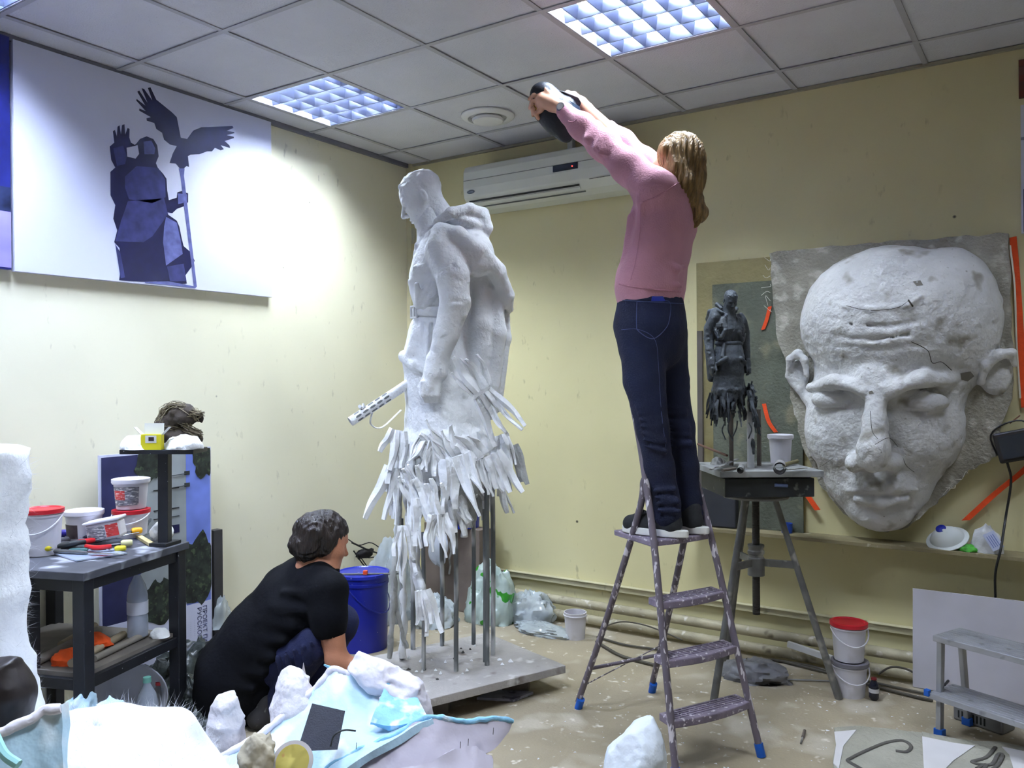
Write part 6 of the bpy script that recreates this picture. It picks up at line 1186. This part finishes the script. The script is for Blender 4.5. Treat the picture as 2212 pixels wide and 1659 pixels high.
# ---------------- slabs with raised strokes on the floor
mSlab = mat('grey floor slab', (166, 164, 152), .9, var=.12, vs=7, bump=.6, bs=60); mSlabW = mat('white slab edge', (218, 216, 220), .85, var=.06); mStroke = mat('dark groove clay', (84, 82, 78), .9, var=.2, bump=.5)
for pts, lab, strokes, whites in (([(1802, 1582), (1850, 1578), (1960, 1590), (1996, 1594), (1996, 1662), (1992, 1730), (1800, 1730), (1800, 1650), (1806, 1610)], 'grey cast slab with a dark curled stroke on the floor', [[(1935, 1622), (1958, 1624), (1968, 1612), (1950, 1600), (1915, 1604), (1870, 1622), (1838, 1638), (1832, 1644), (1850, 1655), (1880, 1672)]], [[(1802, 1582), (1850, 1578), (1822, 1612), (1812, 1662), (1800, 1650), (1806, 1610)]]),
                                  ([(1992, 1592), (2060, 1606), (2110, 1612), (2160, 1614), (2230, 1628), (2260, 1740), (1996, 1730), (1994, 1640)], 'pale cast slab with dark strokes cut off by the frame corner', [[(2150, 1614), (2130, 1636), (2100, 1646), (2140, 1652), (2156, 1630), (2166, 1632), (2156, 1652), (2140, 1664)], [(2110, 1660), (2130, 1652), (2120, 1670)]], [[(1992, 1592), (2060, 1606), (2106, 1612), (2060, 1644), (2040, 1664), (1996, 1664), (1994, 1630)], [(2164, 1614), (2230, 1628), (2230, 1664), (2190, 1664), (2180, 1630)]])):
    t = thing('cast_slab', V(*PZ(*pts[0], 0)[:2], 0), lab, 'slab', 'cast slabs on the floor'); q = []
    for (a, b_), (c, d) in zip(pts, pts[1:] + pts[:1]):
        for k in range(4): q.append(PZ(a + (c - a) * k / 4 + random.uniform(-1.5, 1.5), b_ + (d - b_) * k / 4 + random.uniform(-1, 1), .001))
    B().prism(q, (0, 0, .022)).make('slab', mSlab, t, bev=.003)
    for wq in whites: B().prism([PZ(a, b_, .0232) for a, b_ in wq], (0, 0, .003)).make('white_skin', mSlabW, t)
    for sk in strokes: B().tube(spl([PZ(a, b_, .025) for a, b_ in sk], 50), .0075, 8, flat=.6).make('stroke', mStroke, t, smooth=True)
# ---------------- step stool
mAlu = mat('scuffed aluminium', (176, 178, 186), .4, metal=.55, var=.15, vs=10, bump=.2, bs=40, splat=(120, 120, 124), splat_s=16, splat_t=.62)
so = thing('step_stool', V(3.55, -.70, 0), 'low aluminium two-step stool cut off by the right edge', 'stool')
sd = nrm(V(.303, -.135, 0)); sn = nrm(np.cross((0, 0, 1), sd)); O = V(3.305, -.688, 0); RSo = np.stack([sd, sn, Uu], 1); sp_ = lambda a, b_, z: O + sd * a + sn * b_ + V(0, 0, z)
for a in (.012, .47):
    for b_ in (.0, .16):
        B().bar(sp_(a, b_ * 1.25 - .012, .028), sp_(a, b_ * .9, .375), .028, .020, sd).make('leg', mAlu, so, bev=.003); B().box(sp_(a, b_ * 1.25 - .012, .016), (.036, .030, .032), RSo).make('foot', mBlueCap, so, bev=.003)
for z, b0, b1 in ((.385, -.02, .17), (.165, -.055, .12)):
    td = B().box(sp_(.24, (b0 + b1) / 2, z), (.50, b1 - b0, .024), RSo).make('tread', mAlu, so, bev=.003)
    for k in range(7): B().box(sp_(.24, b0 + .02 + k * (b1 - b0 - .04) / 6, z + .0125), (.48, .008, .003), RSo).make('tread_rib', mAlu, td)
B().box(sp_(-.012, -.055, .175), (.02, .02, .025), RSo).make('tread_cap', mBlueCap, so, bev=.002)
# ---------------- leaning white board
wb = thing('white_board', V(3.45, -.18, 0), 'blank white board leaning under the ledge behind the step stool', 'board')
qa, qb = V(3.142, -.185, .003), V(3.142, -.165, .45); B().prism([qa, qa + V(.62, 0, 0), qb + V(.62, 0, 0), qb], V(0, .008, .0)).make('sheet', mat('scuffed white sheet', (196, 194, 206), .5, var=.06, vs=5, splat=(120, 118, 124), splat_s=7, splat_t=.70), wb)
# things on the ledge
ZL = .6355
lz = lambda a, b_, y=-.085: V(PY(a, b_, y)[0], y, ZL)
rm = thing('respirator', lz(2045, 1178), 'white cup respirator with a blue disc on the ledge', 'mask'); dn = nrm(V(-.2, -.6, .75)); Rm = axis_frame(dn); cm = lz(2045, 1178) + V(0, 0, .05)
B().lathe([(.080, -.016), (.092, -.014), (.092, -.010), (.074, -.004), (.060, .022), (.036, .044), (0, .052)], cm, Rm, 28, sq=.8).make('cup', mat('mask fibre', (212, 218, 220), .9), rm, smooth=True); B().lathe([(0, .060), (.022, .058), (.024, .042)], cm + Rm @ V(-.01, .012, -.008), Rm, 20).make('valve', mat('deep blue plastic', (22, 36, 140), .4), rm, smooth=True)
wbq = crumple(lz(2132, 1188) , .066, 'white_bag', mat('white film bag', (206, 208, 214), .3, alpha=.9, spec=.7, var=.15, vs=14, bump=.4), 'white crumpled bag with paper slip on the ledge under the lamp', 'bag', 51, .3, sq=(.95, .6, 1.75))
ps = thing('paper_slip', lz(2146, 1178, -.13) , 'printed blue-white paper slip leaning on the white bag', 'paper'); pc = lz(2146, 1178, -.145) + V(0, 0, .062); RP = frame(nrm(V(.8, -.1, .5))); B().box(pc, (.05, .002, .08), RP).make('sheet', mat('slip paper', (196, 204, 232), .6), ps)
for k in range(4): B().box(pc + RP @ V(-.014 + .009 * k, -.0016, 0), (.003, .001, .055), RP).make('printed_line', mat('slip print', (110, 124, 190), .6), ps)
crumple(lz(2094, 1190, -.10), .04, 'green_net', mat('green netting', (64, 150, 44), .6, var=.3, vs=40, bump=.6, bs=60), 'crumpled green netting between respirator and white bag', 'netting', 53, .4, sq=(1.1, .8, .7))
c = lz(1700, 1140, -.07); t = thing('paint_pot', c, 'small blue pot on the ledge behind the stand legs', 'pot'); B().lathe([(0, 0), (.026, 0), (.028, .05), (.024, .05), (.022, .01), (0, .01)], c, n=20).make('body', mat('blue pot', (36, 70, 160), .4), t, smooth=True)
B().box((2.19, -.075, ZL + .105), (.20, .06, .205), rotz(.05)).make('dark_case', mat('dark slate case', (44, 46, 52), .6, var=.3), label='dark flat case standing on the ledge behind the stand', cat='case', bev=.006)
bw = sc_ + Rq @ V(.165, .12, 0); bucket(V(bw[0], bw[1], ZT + .001), .045, .053, .13, 'small white pail at the back corner of the modelling stand', lid=mWhP, handle=0)
# ---------------- small things on the floor at the back wall
c = V(*PZ(1888, 1512, 0)[:2], 0); bottle(c, .021, .098, mat('dark red cap', (120, 30, 36), .5), 'small dark bottle with white label by the bucket stack', band=mat('white label', (206, 206, 210), .5), m=mat('dark glass', (22, 24, 40), .1, spec=.8), rn=.010)
crumple(V(*PZ(1632, 1462, 0)[:2], 0), .12, 'grey_sack', mat('dusty grey film', (128, 128, 134), .4, alpha=.95, var=.2, vs=10, bump=.4), 'dusty grey plastic sack on the floor behind the ladder', 'sack', 61, .5, sq=(1.2, .9, .6), fr=13)
B().bar(PY(1702, 1391, -.165), PY(1812, 1428, -.20), .02, .028).make('white_strip', mat('white strip', (206, 206, 206), .5), label='white plastic strip lying on the pipes behind the bucket stack', cat='strip')
B().tube([PZ(1640, 1466, .006), PZ(1795, 1471, .006)], .004, 8).make('thin_rod', mat('bright rod', (190, 192, 196), .3, metal=.6), smooth=True, label='thin bright rod on the floor behind the ladder foot', cat='rod')
mCab = mat('dusty cable', (74, 70, 62), .7, var=.2)
for i, (pts, r, lab) in enumerate((([(1290, 1375), (1350, 1392), (1420, 1402), (1480, 1412)], .006, 'dark stick on the floor behind the ladder, the upper one'), ([(1288, 1385), (1340, 1415), (1400, 1432), (1420, 1436)], .008, 'dark bent bar on the floor seen through the ladder'), ([(1300, 1362), (1370, 1352), (1430, 1358), (1500, 1372)], .004, 'thin cable looping at the wall behind the ladder'), ([(1690, 1400), (1760, 1440), (1850, 1470), (1960, 1500), (2015, 1512)], .007, 'dusty cable along the pipes towards the stool, lowest one'), ([(1900, 1460), (1940, 1444), (1980, 1444), (2015, 1458)], .005, 'thin dusty cable arching over the pipes beside the stool'), ([(1700, 1425), (1800, 1455), (1900, 1476), (2010, 1500)], .006, 'dusty cable along the pipes towards the stool, upper one'))):
    q = [PZ(a, b_, .012) for a, b_ in pts]; q = [V(x[0], min(x[1], -.175), max(r, .010) if i not in (4, 2) else (.03 + .05 * math.sin(math.pi * k / (len(q) - 1)))) for k, x in enumerate(q)]
    B().tube(spl(q, 24), r, 7).make('loose_cable' if i > 1 else 'metal_bar', mCab, smooth=True, label=lab, cat='cable' if i > 1 else 'bar')
ps_ = thing('power_strip', V(*PZ(2120, 1560, 0)[:2], 0), 'dusty grey vented power box on the floor under the stool', 'power box'); pcn = V(*PZ(2125, 1565, 0)[:2], .03)
RPs = frame(sd); B().box(pcn, (.20, .10, .06), RPs).make('case', mat('dusty casing', (124, 124, 126), .6, var=.2), ps_, bev=.008)
for k in range(8): B().box(pcn + RPs @ V(-.075 + .015 * k, -.0508, 0), (.006, .002, .03), RPs).make('vent_slit', mGap, ps_)
scw = thing('chisel', PZ(1735, 1590, .006), 'small dark chisel lying on the floor right of the ladder', 'chisel'); B().tube([PZ(1738, 1578, .008), PZ(1734, 1592, .008)], .006, 8).make('handle', mWood, scw, smooth=True); B().tube([PZ(1734, 1592, .006), PZ(1730, 1606, .005)], .004, 6).make('blade', mSteel, scw)
# crumbs and chips strewn on the floor
b = B()
for i in range(260):
    a, b_ = random.uniform(900, 2150), random.uniform(1430, 1659); q = PZ(a, b_, 0.); r = random.uniform(.002, .008)
    if q[1] > -.2 or abs(q[0] - 1.3) < .6 and abs(q[1] + 1.3) < .55: continue
    vv = np.array([(1, 0, 0), (-.5, .8, 0), (-.5, -.8, 0), (0, 0, .5)]) * r * RNG.uniform(.5, 1.4, (4, 1)); b.add(vv @ rotz(random.random() * 6).T + V(q[0], q[1], .0005), [(0, 1, 3), (1, 2, 3), (2, 0, 3), (2, 1, 0)])
b.make('plaster_debris', mPl, label='scattered white plaster crumbs on the concrete floor', cat='debris', kind='stuff')
